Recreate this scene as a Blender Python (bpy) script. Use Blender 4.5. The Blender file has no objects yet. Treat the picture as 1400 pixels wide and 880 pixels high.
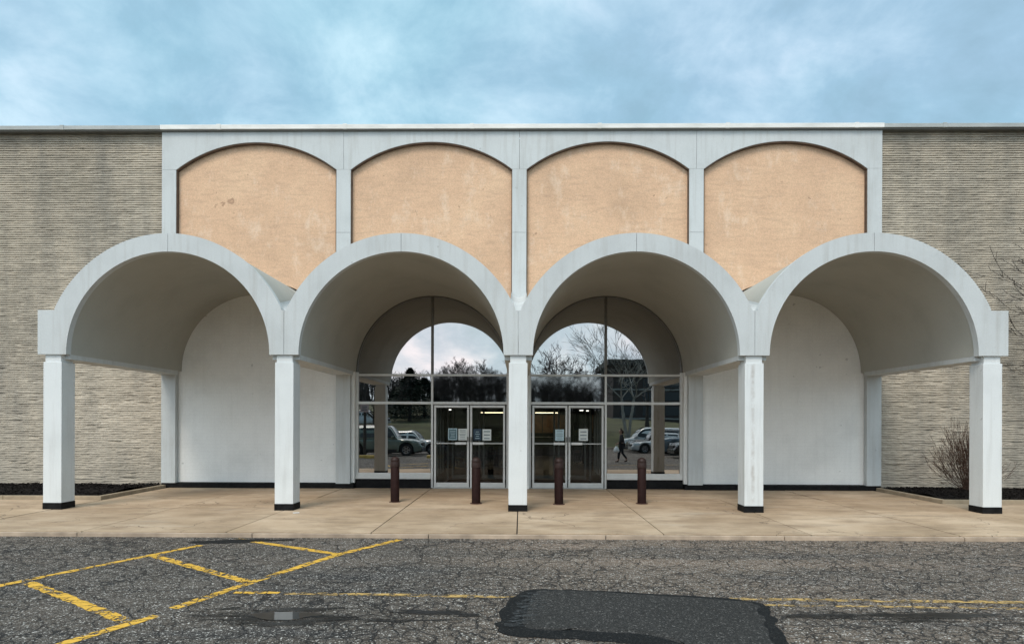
import bpy, bmesh, math, random
from mathutils import Vector, Matrix, noise as mn
R = math.radians
random.seed(7)
scene = bpy.context.scene
COL = scene.collection

# ------------------------------------------------------------------ camera
cam_data = bpy.data.cameras.new("camera")
cam = bpy.data.objects.new("camera", cam_data); COL.objects.link(cam)
scene.camera = cam
yaw, roll = -.0133, .0031
rt = Vector((math.cos(yaw), -math.sin(yaw), 0)); fw = Vector((math.sin(yaw), math.cos(yaw), 0)); up = Vector((0, 0, 1))
r2 = rt*math.cos(roll) + up*math.sin(roll); u2 = up*math.cos(roll) - rt*math.sin(roll)
mw = Matrix((r2, u2, -fw)).transposed().to_4x4(); mw.translation = Vector((.0562, -13.445, 1.816))
cam.matrix_world = mw
cam_data.sensor_width = 36; cam_data.lens = 900/1400*36
cam_data.shift_y = (577.3-440)/1400
cam_data.clip_end = 2000; cam_data.clip_start = .1

# ------------------------------------------------------------------ light
SUN_EL, SUN_AZ = 52, 200          # bright part of the overcast, behind the viewer (azimuth from +y, clockwise)
sd = Vector((math.sin(R(SUN_AZ))*math.cos(R(SUN_EL)), math.cos(R(SUN_AZ))*math.cos(R(SUN_EL)), math.sin(R(SUN_EL))))
world = bpy.data.worlds.new("World"); scene.world = world; world.use_nodes = True
nt = world.node_tree; N = nt.nodes; Lk = nt.links; N.clear()
def wn(t, **k):
    n = N.new(t)
    for a, b in k.items(): setattr(n, a, b)
    return n
def wmath(op, a, b=None, clamp=False):
    n = wn('ShaderNodeMath', operation=op); n.use_clamp = clamp
    for i, s in enumerate((a, b)):
        if s is None: continue
        if isinstance(s, (int, float)): n.inputs[i].default_value = s
        else: Lk.new(s, n.inputs[i])
    return n.outputs[0]
sky = wn('ShaderNodeTexSky', sky_type='NISHITA'); sky.sun_disc = False
sky.sun_elevation = R(SUN_EL); sky.sun_rotation = R(SUN_AZ)
tc = wn('ShaderNodeTexCoord')
sep = wn('ShaderNodeSeparateXYZ'); Lk.new(tc.outputs['Generated'], sep.inputs[0])
zz = wmath('ADD', wmath('MAXIMUM', sep.outputs[2], 0.0), .55)
cmb = wn('ShaderNodeCombineXYZ')
Lk.new(wmath('DIVIDE', sep.outputs[0], zz), cmb.inputs[0]); Lk.new(wmath('DIVIDE', sep.outputs[1], zz), cmb.inputs[1])
cmb.inputs[2].default_value = 2.6
n1 = wn('ShaderNodeTexNoise'); n1.inputs['Scale'].default_value = 5.6; n1.inputs['Detail'].default_value = 10; n1.inputs['Roughness'].default_value = .60; n1.inputs['Distortion'].default_value = .25
Lk.new(cmb.outputs[0], n1.inputs['Vector'])
cr = wn('ShaderNodeValToRGB'); Lk.new(n1.outputs[0], cr.inputs[0])
E0 = cr.color_ramp.elements
E0[0].position = .33; E0[0].color = (.26, .43, .53, 1)
E0[1].position = .70; E0[1].color = (.52, .70, .80, 1)
e = E0.new(.46); e.color = (.30, .49, .61, 1)
e = E0.new(.57); e.color = (.385, .58, .695, 1)
n2 = wn('ShaderNodeTexNoise'); n2.inputs['Scale'].default_value = 2.4; n2.inputs['Detail'].default_value = 5
mp = wn('ShaderNodeMapping'); mp.inputs['Location'].default_value = (5.3, 2.1, 0); Lk.new(cmb.outputs[0], mp.inputs[0]); Lk.new(mp.outputs[0], n2.inputs['Vector'])
c2 = wn('ShaderNodeValToRGB'); Lk.new(n2.outputs[0], c2.inputs[0])
c2.color_ramp.elements[0].position = .36; c2.color_ramp.elements[0].color = (.93, 1.0, 1.01, 1); c2.color_ramp.elements[1].position = .62; c2.color_ramp.elements[1].color = (1.05, .99, 1.03, 1)
hm = wn('ShaderNodeMixRGB'); hm.blend_type = 'MULTIPLY'; hm.inputs[0].default_value = 1; Lk.new(cr.outputs[0], hm.inputs[1]); Lk.new(c2.outputs[0], hm.inputs[2]); cr = hm
# brighter, whiter towards the sun side and the horizon
dot = wn('ShaderNodeVectorMath', operation='DOT_PRODUCT'); Lk.new(tc.outputs['Generated'], dot.inputs[0]); dot.inputs[1].default_value = (sd.x, sd.y, .35)
glow = wmath('POWER', wmath('MAXIMUM', dot.outputs['Value'], 0.0), 1.4)
wh = wn('ShaderNodeMixRGB'); wh.blend_type = 'MIX'; Lk.new(wmath('MULTIPLY', glow, 1.6, True), wh.inputs[0]); Lk.new(cr.outputs[0], wh.inputs[1])
wm2 = wn('ShaderNodeMixRGB'); wm2.blend_type = 'MULTIPLY'; wm2.inputs[0].default_value = 1; Lk.new(cr.outputs[0], wm2.inputs[1]); wm2.inputs[2].default_value = (2.2, 1.57, 1.33, 1)
Lk.new(wm2.outputs[0], wh.inputs[2])
gain = wmath('MULTIPLY', wmath('ADD', wmath('MULTIPLY', glow, 1.15), 1.0), 9.5)
vm = wn('ShaderNodeVectorMath', operation='SCALE'); Lk.new(wh.outputs[0], vm.inputs[0]); Lk.new(gain, vm.inputs['Scale'])
mx = wn('ShaderNodeMixRGB'); mx.inputs[0].default_value = .93; Lk.new(sky.outputs[0], mx.inputs[1]); Lk.new(vm.outputs[0], mx.inputs[2])
bg = wn('ShaderNodeBackground'); bg.inputs[1].default_value = .1; Lk.new(mx.outputs[0], bg.inputs[0])
wo = wn('ShaderNodeOutputWorld'); Lk.new(bg.outputs[0], wo.inputs[0])

sl = bpy.data.lights.new("sun", 'SUN'); sl.energy = 1.5; sl.angle = R(22); sl.color = (1, .91, .80)
so = bpy.data.objects.new("sun", sl); COL.objects.link(so)
so.rotation_euler = sd.to_track_quat('Z', 'Y').to_euler()
vs = scene.view_settings
vs.view_transform = 'Standard'; vs.look = 'None'; vs.gamma = 1; vs.exposure = 0.42; vs.use_curve_mapping = False
scene.cycles.max_bounces = 8; scene.cycles.transparent_max_bounces = 12

# ------------------------------------------------------------------ material helpers
class NT:
    def __init__(s, name):
        s.m = bpy.data.materials.new(name); s.m.use_nodes = True
        s.t = s.m.node_tree; s.t.nodes.clear()
        s.out = s.t.nodes.new('ShaderNodeOutputMaterial')
        s.tc = s.t.nodes.new('ShaderNodeTexCoord')
        s.co = s.tc.outputs['Object']
    def n(s, t, ins=None, **k):
        x = s.t.nodes.new(t)
        for a, b in k.items(): setattr(x, a, b)
        for a, b in (ins or {}).items():
            if hasattr(b, 'links'): s.t.links.new(b, x.inputs[a])
            else: x.inputs[a].default_value = b
        return x
    def scale(s, sc):
        return s.n('ShaderNodeMapping', {'Vector': s.co, 'Scale': sc}).outputs[0]
    def noise(s, scale, detail=4, rough=.55, vec=None, dist=0):
        return s.n('ShaderNodeTexNoise', {'Vector': vec or s.co, 'Scale': scale, 'Detail': detail, 'Roughness': rough, 'Distortion': dist}).outputs['Fac']
    def ramp(s, fac, stops):
        r = s.n('ShaderNodeValToRGB', {'Fac': fac}); E = r.color_ramp.elements
        def c4(c): return (c, c, c, 1) if isinstance(c, (int, float)) else (*c, 1)
        E[0].position, E[0].color = stops[0][0], c4(stops[0][1])
        E[1].position, E[1].color = stops[-1][0], c4(stops[-1][1])
        for p, c in stops[1:-1]:
            e = E.new(p); e.color = c4(c)
        return r.outputs[0]
    def mix(s, f, a, b, mode='MIX'):
        def v(x): return x if hasattr(x, 'links') else ((*x, 1) if isinstance(x, tuple) and len(x) == 3 else x)
        return s.n('ShaderNodeMixRGB', {0: f, 1: v(a), 2: v(b)}, blend_type=mode).outputs[0]
    def math(s, op, a, b=0.0, clamp=False):
        return s.n('ShaderNodeMath', {0: a, 1: b}, operation=op, use_clamp=clamp).outputs[0]
    def bump(s, h, strength=.3, dist=.01, normal=None):
        d = {'Height': h, 'Strength': strength, 'Distance': dist}
        if normal is not None: d['Normal'] = normal
        return s.n('ShaderNodeBump', d).outputs[0]
    def pbr(s, color, rough=.7, normal=None, metal=0.0, spec=.5, **kw):
        d = {'Base Color': (*color, 1) if isinstance(color, tuple) else color, 'Roughness': rough, 'Metallic': metal, 'Specular IOR Level': spec}
        d.update(kw)
        if normal is not None: d['Normal'] = normal
        return s.n('ShaderNodeBsdfPrincipled', d)
    def end(s, sh):
        s.t.links.new(sh.outputs[0], s.out.inputs[0]); return s.m

def mul(c, k): return tuple(min(1, x*k) for x in c)
def simple(name, c, rough=.6, var=.12, scale=4, bump=.15, bscale=60, metal=0.0, spec=.5):
    s = NT(name)
    f = s.noise(scale, 6)
    col = s.ramp(f, [(.3, mul(c, 1-var)), (.7, mul(c, 1+var))])
    rr = s.math('ADD', s.math('MULTIPLY', s.noise(scale*3, 3), .2), rough-.1)
    return s.end(s.pbr(col, rr, s.bump(s.noise(bscale, 3), bump, .004), metal, spec))

def white_stucco(name, base=(.565, .595, .60), streak=.17, brick=False):
    s = NT(name)
    big = s.noise(.9, 6, .6)
    col = s.ramp(big, [(.3, mul(base, .90)), (.5, base), (.72, mul(base, 1.05))])
    st = s.noise(1.0, 7, .65, s.scale((8, 8, .5)))
    col = s.mix(s.ramp(st, [(.50, 0.0), (.72, streak*3)]), col, mul((.42, .42, .40), 1))
    gr = s.noise(60, 4, .7)
    col = s.mix(.12, col, s.ramp(gr, [(.35, .25), (.65, 1.0)]), 'MULTIPLY')
    sp = s.noise(7, 2, .4)
    col = s.mix(s.ramp(sp, [(.74, 0.0), (.78, .45)]), col, (.33, .34, .33))
    b = s.bump(s.noise(130, 4, .6), .35, .004)
    if brick:
        w = s.n('ShaderNodeTexBrick', {'Vector': s.n('ShaderNodeMapping', {'Vector': s.co, 'Rotation': (R(90), 0, 0)}).outputs[0], 'Scale': 1.0, 'Mortar Size': .006, 'Brick Width': .40, 'Row Height': .10, 'Mortar Smooth': .4})
        b = s.bump(w.outputs['Fac'], .16, -.006, b)
        col = s.mix(s.math('MULTIPLY', w.outputs['Fac'], .07), col, (.4, .4, .4))
    return s.end(s.pbr(col, .85, b, spec=.25))

M = {}
M['stucco'] = white_stucco('white_painted_concrete')
M['column'] = white_stucco('white_column_paint', (.70, .73, .735), .10)
M['wallwhite'] = white_stucco('white_painted_block', (.86, .865, .845), .03, True)
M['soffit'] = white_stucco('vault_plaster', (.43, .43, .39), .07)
# peach stucco
s = NT('peach_stucco'); base = (.69, .465, .310)
f = s.noise(.7, 8, .62)
col = s.ramp(f, [(.28, mul(base, .84)), (.5, base), (.70, (.74, .515, .345))])
rows = s.noise(1.6, 7, .7, s.scale((1.2, 1.2, 7)))
col = s.mix(s.ramp(rows, [(.48, 0.0), (.66, .55)]), col, (.53, .36, .25))
gr = s.noise(35, 5, .7)
col = s.mix(.40, col, s.ramp(gr, [(.36, .55), (.60, 1.06)]), 'MULTIPLY')
pit = s.noise(16, 5, .7, s.scale((.7, .7, 1.6)))
col = s.mix(s.ramp(pit, [(.60, 0.0), (.68, .45)]), col, (.48, .31, .20))
col = s.mix(s.ramp(s.noise(11, 6, .75), [(.62, 0.0), (.70, .4)]), col, (.82, .66, .50))
chips = s.noise(2.6, 3, .5, dist=1.5)
col = s.mix(s.ramp(chips, [(.715, 0.0), (.73, .7)]), col, (.34, .21, .14))
pale = s.noise(2.1, 9, .75, s.scale((1, 1, .6)))
col = s.mix(s.ramp(pale, [(.54, 0.0), (.68, .38)]), col, (.82, .68, .54))
M['peach'] = s.end(s.pbr(col, .9, s.bump(s.noise(70, 5, .7), .5, .006, s.bump(s.noise(5, 5, .6, s.scale((.4, .4, 4))), .25, .012)), spec=.2))
# split face brick bands
s = NT('split_face_brick'); base = (.475, .42, .34)
isl = s.n('ShaderNodeNewGeometry').outputs['Random Per Island']
f = s.noise(.55, 7, .6)
col = s.ramp(f, [(.3, (.41, .365, .295)), (.5, base), (.72, (.55, .49, .40))])
st = s.noise(.9, 7, .7, s.scale((1.2, 1.2, .22)))
col = s.mix(s.ramp(st, [(.44, 0.0), (.68, .7)]), col, (.26, .245, .215))
blk = s.n('ShaderNodeTexVoronoi', {'Vector': s.scale((2.5, 2.5, 16)), 'Scale': 1.0})
col = s.mix(1.0, col, s.ramp(s.n('ShaderNodeSeparateColor', {0: blk.outputs['Color']}).outputs[0], [(0, .84), (1, 1.12)]), 'MULTIPLY')
g2 = s.noise(14, 5, .7, s.scale((.5, .5, 3)))
col = s.mix(.5, col, s.ramp(g2, [(.32, .55), (.66, 1.15)]), 'MULTIPLY')
M['brick'] = s.end(s.pbr(col, .95, s.bump(s.noise(40, 4, .7, s.scale((.6, .6, 2))), .5, .01), spec=.15))
M['panelshade'] = simple('brown_panel_shade', (.10, .065, .045), .9, .3, 6)  # dark brown standing in for shade in the panel recess
M['black'] = simple('black_stone_base', (.009, .009, .0095), .6, .5, 8, .2, 50, 0, .12)
s = NT('coping_metal')
f = s.noise(1.5, 6, .6, s.scale((1, 1, 3)))
col = s.ramp(f, [(.3, (.60, .60, .57)), (.7, (.80, .79, .76))])
M['coping'] = s.end(s.pbr(col, .45, s.bump(s.noise(3, 2), .1, .01), spec=.5))
s = NT('coping_metal_grey')
f = s.noise(1.5, 6, .6, s.scale((1, 1, 3)))
col = s.ramp(f, [(.3, (.30, .32, .31)), (.7, (.42, .44, .43))])
M['copinggrey'] = s.end(s.pbr(col, .5, s.bump(s.noise(3, 2), .1, .01), spec=.5))
M['flash'] = simple('white_flashing', (.80, .80, .78), .4, .05)
M['alu'] = simple('brushed_aluminium', (.50, .50, .48), .42, .08, 6, .05, 80, .35)
M['aluv'] = simple('vestibule_aluminium', (.30, .30, .28), .45, .08, 6, .05, 80, .2)
M['alulight'] = simple('pale_aluminium', (.66, .66, .64), .4, .06, 6, .05, 80, .25)
M['aludark'] = simple('dark_aluminium', (.16, .155, .14), .4, .1, 6, .05, 80, .4)
M['bollard'] = simple('brown_bollard_paint', (.020, .0085, .0075), .62, .3, 9, .12, 40, 0, .12)
M['bollardtop'] = simple('brown_bollard_cap', (.032, .018, .016), .5, .3, 9, .1, 40, 0, .25)
M['rust'] = simple('rusty_plate', (.07, .03, .02), .8, .4, 20)
# sidewalk concrete
s = NT('tan_concrete'); isl = s.n('ShaderNodeNewGeometry').outputs['Random Per Island']
f = s.noise(.5, 8, .62)
col = s.ramp(f, [(.30, (.36, .26, .165)), (.48, (.48, .355, .24)), (.66, (.61, .475, .34))])
col = s.mix(1.0, col, s.ramp(isl, [(0, (.86, .85, .84)), (1, (1.08, 1.08, 1.08))]), 'MULTIPLY')
d = s.noise(1.3, 8, .72, s.scale((.6, 1.6, 1)))
col = s.mix(s.ramp(d, [(.47, 0.0), (.64, .6)]), col, (.22, .155, .10))
p = s.noise(.8, 8, .7, s.scale((.5, 2, 1)))
col = s.mix(s.ramp(p, [(.56, 0.0), (.70, .5)]), col, (.52, .44, .35))
gr = s.noise(90, 4, .7)
col = s.mix(.25, col, s.ramp(gr, [(.35, .6), (.62, 1.1)]), 'MULTIPLY')
vd = s.n('ShaderNodeTexVoronoi', {'Vector': s.n('ShaderNodeVectorMath', {0: s.co, 1: s.n('ShaderNodeTexNoise', {'Vector': s.co, 'Scale': 1.3, 'Detail': 6}).outputs['Color']}, operation='ADD').outputs[0], 'Scale': .33}, feature='DISTANCE_TO_EDGE').outputs[0]
ck = s.math('MULTIPLY', s.ramp(vd, [(0, 1.0), (.0035, 0.0)]), s.ramp(s.noise(.35, 2), [(.48, 0.0), (.56, 1.0)]))
col = s.mix(s.math('MULTIPLY', ck, .85), col, (.06, .045, .035))
spots = s.noise(9, 2, .4)
col = s.mix(s.ramp(spots, [(.74, 0.0), (.77, .5)]), col, (.10, .08, .07))
M['walk'] = s.end(s.pbr(col, .88, s.bump(gr, .3, .003, s.bump(ck, .6, -.01)), spec=.25))
M['kerb'] = simple('kerb_concrete', (.40, .31, .23), .9, .3, 3, .5, 60)
M['edging'] = simple('planter_edging_concrete', (.33, .265, .185), .9, .25, 3, .5, 60)
M['dark'] = simple('joint_dirt', (.03, .025, .02), .95)

def asphalt(name, base, crack=1.0, dusty=True, speck=1.0):
    s = NT(name)
    big = s.noise(.28, 7, .6)
    col = s.ramp(big, [(.3, mul(base, .78)), (.5, base), (.7, mul(base, 1.22))])
    if dusty:
        # pale dust and grit collected along the kerb and the wheel path, a band in the ground itself
        y = s.n('ShaderNodeSeparateXYZ', {0: s.co}).outputs[1]
        x = s.n('ShaderNodeSeparateXYZ', {0: s.co}).outputs[0]
        yy = s.math('ADD', y, s.math('MULTIPLY', s.noise(.45, 5), .7))
        band = s.ramp(s.math('MULTIPLY', s.math('ADD', yy, 9.0), .14286), [(.62, 0.0), (.67, .75), (.71, .7), (.735, .0), (.78, 0.0), (.83, .9), (.90, .9)])
        xr = s.math('ADD', s.ramp(s.math('ADD', s.math('MULTIPLY', x, .1), .5), [(.36, .15), (.56, 1.0)]), 0.0)
        band = s.math('MULTIPLY', s.math('MULTIPLY', band, xr), s.ramp(s.noise(2.2, 7, .7, s.scale((.35, 2, 1))), [(.26, .25), (.50, 1.0)]))
        col = s.mix(s.math('MULTIPLY', band, .9), col, (.30, .215, .155))
        tan = s.ramp(s.noise(.5, 6, .65, s.scale((.6, 1.5, 1))), [(.34, .15), (.56, .85)])
        col = s.mix(s.math('MULTIPLY', tan, xr), col, (.150, .112, .082))
        od = s.ramp(s.noise(.6, 7, .65, s.scale((.35, 1.8, 1))), [(.54, 0.0), (.66, .6)])
        col = s.mix(od, col, (.036, .036, .038))
    v = s.n('ShaderNodeTexVoronoi', {'Vector': s.co, 'Scale': 78.0, 'Randomness': 1.0})
    rnd = s.n('ShaderNodeSeparateColor', {0: v.outputs['Color']}).outputs[0]
    v2 = s.n('ShaderNodeTexVoronoi', {'Vector': s.co, 'Scale': 150.0})
    rnd2 = s.n('ShaderNodeSeparateColor', {0: v2.outputs['Color']}).outputs[1]
    col = s.mix(1.0, col, s.ramp(rnd, [(0, .45), (.5, .85), (.86, 1.25), (1, 1.9)]), 'MULTIPLY')
    col = s.mix(s.ramp(rnd2, [(.84, 0.0), (.89, .7*speck)]), col, (.36, .34, .31))
    col = s.mix(s.ramp(rnd, [(.94, 0.0), (.965, .9*speck)]), col, (.60, .57, .52))
    warp = s.n('ShaderNodeTexNoise', {'Vector': s.co, 'Scale': 3.2, 'Detail': 6, 'Roughness': .6}).outputs['Color']
    wv = s.n('ShaderNodeVectorMath', {0: s.co, 1: s.n('ShaderNodeVectorMath', {0: warp, 'Scale': .28}, operation='SCALE').outputs[0]}, operation='ADD').outputs[0]
    h = s.n('ShaderNodeMath', {0: v.outputs['Distance'], 1: 1.0}, operation='SUBTRACT').outputs[0]
    nrm = s.bump(h, .7, .006)
    if crack:
        ck = None
        for sc, wd, thr in ((.8, .007, (.20, .34)), (2.6, .022, (.28, .44)), (5.5, .040, (.37, .50))):
            d = s.n('ShaderNodeTexVoronoi', {'Vector': s.n('ShaderNodeMapping', {'Vector': wv, 'Scale': (sc, sc*1.15, sc), 'Location': (sc*3.1, 1.7, 0)}).outputs[0], 'Scale': 1.0}, feature='DISTANCE_TO_EDGE').outputs[0]
            ww = s.math('MULTIPLY', s.noise(2.2, 4), wd*2)
            k = s.math('SUBTRACT', 1.0, s.math('DIVIDE', d, ww), True)
            k = s.math('MULTIPLY', s.math('POWER', k, .6), s.ramp(s.noise(.42, 4, .5, s.n('ShaderNodeMapping', {'Vector': s.co, 'Location': (sc*9, sc, 0)}).outputs[0]), [(thr[0], 0.0), (thr[1], 1.0)]))
            ck = k if ck is None else s.math('MAXIMUM', ck, k)
        ck = s.math('MULTIPLY', ck, crack, True)
        col = s.mix(s.math('MULTIPLY', ck, .88), col, (.012, .012, .013))
        nrm = s.bump(ck, .9, -.02, nrm)
    rr = s.ramp(s.noise(.6, 5), [(.35, .78), (.65, .95)])
    return s, col, rr, nrm
s, col, rr, nrm = asphalt('cracked_asphalt', (.074, .061, .049))
M['asphalt'] = s.end(s.pbr(col, rr, nrm, spec=.3))
s, col, rr, nrm = asphalt('fresh_asphalt_patch', (.030, .0285, .0265), 0, False, .16)
y = s.n('ShaderNodeSeparateXYZ', {0: s.co})
M['patch'] = s.end(s.pbr(col, .85, nrm, spec=.25))
s, col, rr, nrm = asphalt('smeared_tar', (.006, .006, .006), 0, False, .05)
M['tar'] = s.end(s.pbr(col, .75, nrm, spec=.25))
s, col, rr, nrm = asphalt('pale_tar', (.075, .082, .085), 0, False, .2)  # paler grey tar for the brushed strokes
M['tarpale'] = s.end(s.pbr(col, .6, nrm, spec=.4))

def paint(name, c, thr, stretch=(1, 1, 1)):
    s = NT(name)
    wear = s.noise(5.5, 9, .72, s.scale(stretch))
    warp = s.n('ShaderNodeTexNoise', {'Vector': s.co, 'Scale': 3.2, 'Detail': 6, 'Roughness': .6}).outputs['Color']
    wv = s.n('ShaderNodeVectorMath', {0: s.co, 1: s.n('ShaderNodeVectorMath', {0: warp, 'Scale': .28}, operation='SCALE').outputs[0]}, operation='ADD').outputs[0]
    d = s.n('ShaderNodeTexVoronoi', {'Vector': s.n('ShaderNodeMapping', {'Vector': wv, 'Scale': (5, 6.5, 5)}).outputs[0], 'Scale': 1.0}, feature='DISTANCE_TO_EDGE').outputs[0]
    a = s.math('MULTIPLY', s.ramp(wear, [(thr-.02, 1.0), (thr+.03, 0.0)]), s.ramp(d, [(.02, 0.0), (.05, 1.0)]))
    col = s.ramp(s.noise(18, 6, .7), [(.3, mul(c, .72)), (.6, c)])
    b = s.pbr(col, .7, s.bump(s.noise(60, 4), .5, .004), spec=.3)
    t = s.n('ShaderNodeBsdfTransparent')
    mxs = s.n('ShaderNodeMixShader', {0: a, 1: t.outputs[0], 2: b.outputs[0]})
    return s.end(mxs)
M['yellow'] = paint('worn_yellow_paint', (.76, .44, .06), .555)
M['yellowfaint'] = paint('faded_yellow_paint', (.54, .35, .12), .50, (1, 2.5, 1))
M['yellowkerb'] = simple('yellow_kerb_paint', (.62, .42, .12), .8, .2)
s = NT('puddle_water'); M['water'] = s.end(s.pbr((.012, .012, .012), .03, s.bump(s.noise(14, 2), .02, .01), spec=.8))
# glass
def glass(name, refl, tint, rough=0.0, wav=.0):
    s = NT(name)
    g = s.n('ShaderNodeBsdfGlossy', {'Color': (.96, .94, .93, 1), 'Roughness': rough})
    if wav: s.t.links.new(s.bump(s.noise(1.6, 2), wav, .01), g.inputs['Normal'])
    t = s.n('ShaderNodeBsdfTransparent', {'Color': (*tint, 1)})
    fr = s.n('ShaderNodeFresnel', {'IOR': 1.5}).outputs[0]
    return s.end(s.n('ShaderNodeMixShader', {0: s.math('ADD', fr, refl, True), 1: t.outputs[0], 2: g.outputs[0]}))
M['winglass'] = glass('reflective_window_glass', .44, (.10, .11, .11), 0, .035)
M['dimglass'] = glass('dim_transom_glass', .20, (.10, .10, .09), .03, 0)
M['doorglass'] = glass('door_glass', .0, (.62, .65, .64), 0, 0)
M['clearglass'] = glass('inner_glass', .03, (.85, .88, .87))
s = NT('grey_spandrel_panel')
M['spandrel'] = s.end(s.pbr(s.ramp(s.noise(1.2, 4), [(.3, (.030, .033, .028)), (.7, (.048, .052, .045))]), .16, None, spec=.8))
M['mulch'] = simple('black_mulch', (.012, .010, .009), .95, .6, 20, .8, 40, 0, .1)
M['mulchchip'] = simple('mulch_chips', (.012, .010, .009), .95, .9, 30, .5, 40, 0, .1)
M['twig'] = simple('red_brown_twig', (.060, .032, .020), .8, .3, 20)
M['bark'] = simple('dark_bark', (.050, .042, .036), .9, .3, 10)
M['barkpale'] = simple('pale_bark', (.26, .25, .22), .9, .3, 4)
M['grass'] = simple('winter_grass', (.075, .074, .030), 1, .5, .4, .8, 20)
M['soil'] = simple('hill_soil', (.10, .085, .055), 1, .5, .2, .6, 8)
M['conifer'] = simple('conifer_needles', (.022, .040, .024), .9, .5, 3)
M['farwood'] = simple('bare_wood_mass', (.070, .058, .052), 1, .5, 1)
M['bbrick'] = simple('dark_brown_brick', (.060, .048, .044), .9, .2, 1)
M['band'] = simple('pale_concrete_band', (.28, .28, .26), .9, .1)
M['roofdark'] = simple('roof_edge', (.04, .038, .036), .8, .1)
M['darkglass'] = simple('dark_window', (.01, .012, .013), .08, .1, 1, 0)
M['tyre'] = simple('tyre_rubber', (.012, .012, .012), .85)
M['rim'] = simple('alloy_rim', (.35, .35, .36), .35, .1, 5, 0, 50, .8)
M['lamp'] = simple('headlamp_glass', (.70, .72, .74), .15, .1, 5, 0)
M['redlamp'] = simple('tail_lamp', (.35, .02, .02), .2, .1, 5, 0)
M['trim'] = simple('black_plastic_trim', (.018, .018, .019), .6)
M['chrome'] = simple('chrome_trim', (.7, .7, .7), .15, .05, 5, 0, 50, .9)
def carpaint(n, c): return simple(n, c, .22, .04, 2, 0, 50, .25, .7)
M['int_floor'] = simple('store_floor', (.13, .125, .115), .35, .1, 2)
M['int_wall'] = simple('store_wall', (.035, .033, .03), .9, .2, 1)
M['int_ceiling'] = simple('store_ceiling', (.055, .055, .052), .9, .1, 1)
M['mat'] = simple('entrance_mat', (.018, .018, .018), .95)
M['wood'] = simple('brown_wood_panel', (.20, .105, .045), .5, .3, 4)
M['shelf'] = simple('shelf_metal', (.055, .055, .055), .6)
M['paper'] = simple('white_paper', (.72, .76, .74), .8, .05, 8, 0)
M['paperblue'] = simple('pale_blue_paper', (.50, .66, .72), .8, .05, 8, 0)
M['navy'] = simple('navy_paper', (.030, .055, .085), .7, .2, 8, 0)
M['teal'] = simple('teal_paper', (.10, .17, .20), .7, .2, 8, 0)
M['ink'] = simple('grey_ink', (.22, .27, .29), .8, .2, 8, 0)
M['label'] = simple('white_label', (.78, .78, .76), .6, .05, 8, 0)
s = NT('lit_tube'); M['lit'] = s.end(s.n('ShaderNodeEmission', {'Color': (1, .80, .50, 1), 'Strength': 5.0}))
s = NT('lit_white'); M['litw'] = s.end(s.n('ShaderNodeEmission', {'Color': (1, .93, .82, 1), 'Strength': 4.0}))

# ------------------------------------------------------------------ object helpers
def mesh_ob(name, verts, faces, mat, parent=None, smooth=False, loc=(0, 0, 0)):
    me = bpy.data.meshes.new(name); me.from_pydata([tuple(v) for v in verts], [], faces); me.update()
    if mat: me.materials.append(mat)
    if smooth: me.polygons.foreach_set('use_smooth', [True]*len(me.polygons))
    o = bpy.data.objects.new(name, me); COL.objects.link(o); o.location = loc
    if parent: o.parent = parent
    return o
def thing(name, label, cat, loc=(0, 0, 0), group=None, rz=0):
    o = bpy.data.objects.new(name, None); COL.objects.link(o); o.location = loc; o.rotation_euler.z = rz
    o.empty_display_size = .2
    o['label'] = label; o['category'] = cat
    if group: o['group'] = group
    return o
def tag(o, label, cat, group=None, kind=None):
    o['label'] = label; o['category'] = cat
    if group: o['group'] = group
    if kind: o['kind'] = kind
    return o
def structure(o): o['kind'] = 'structure'; return o
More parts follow.
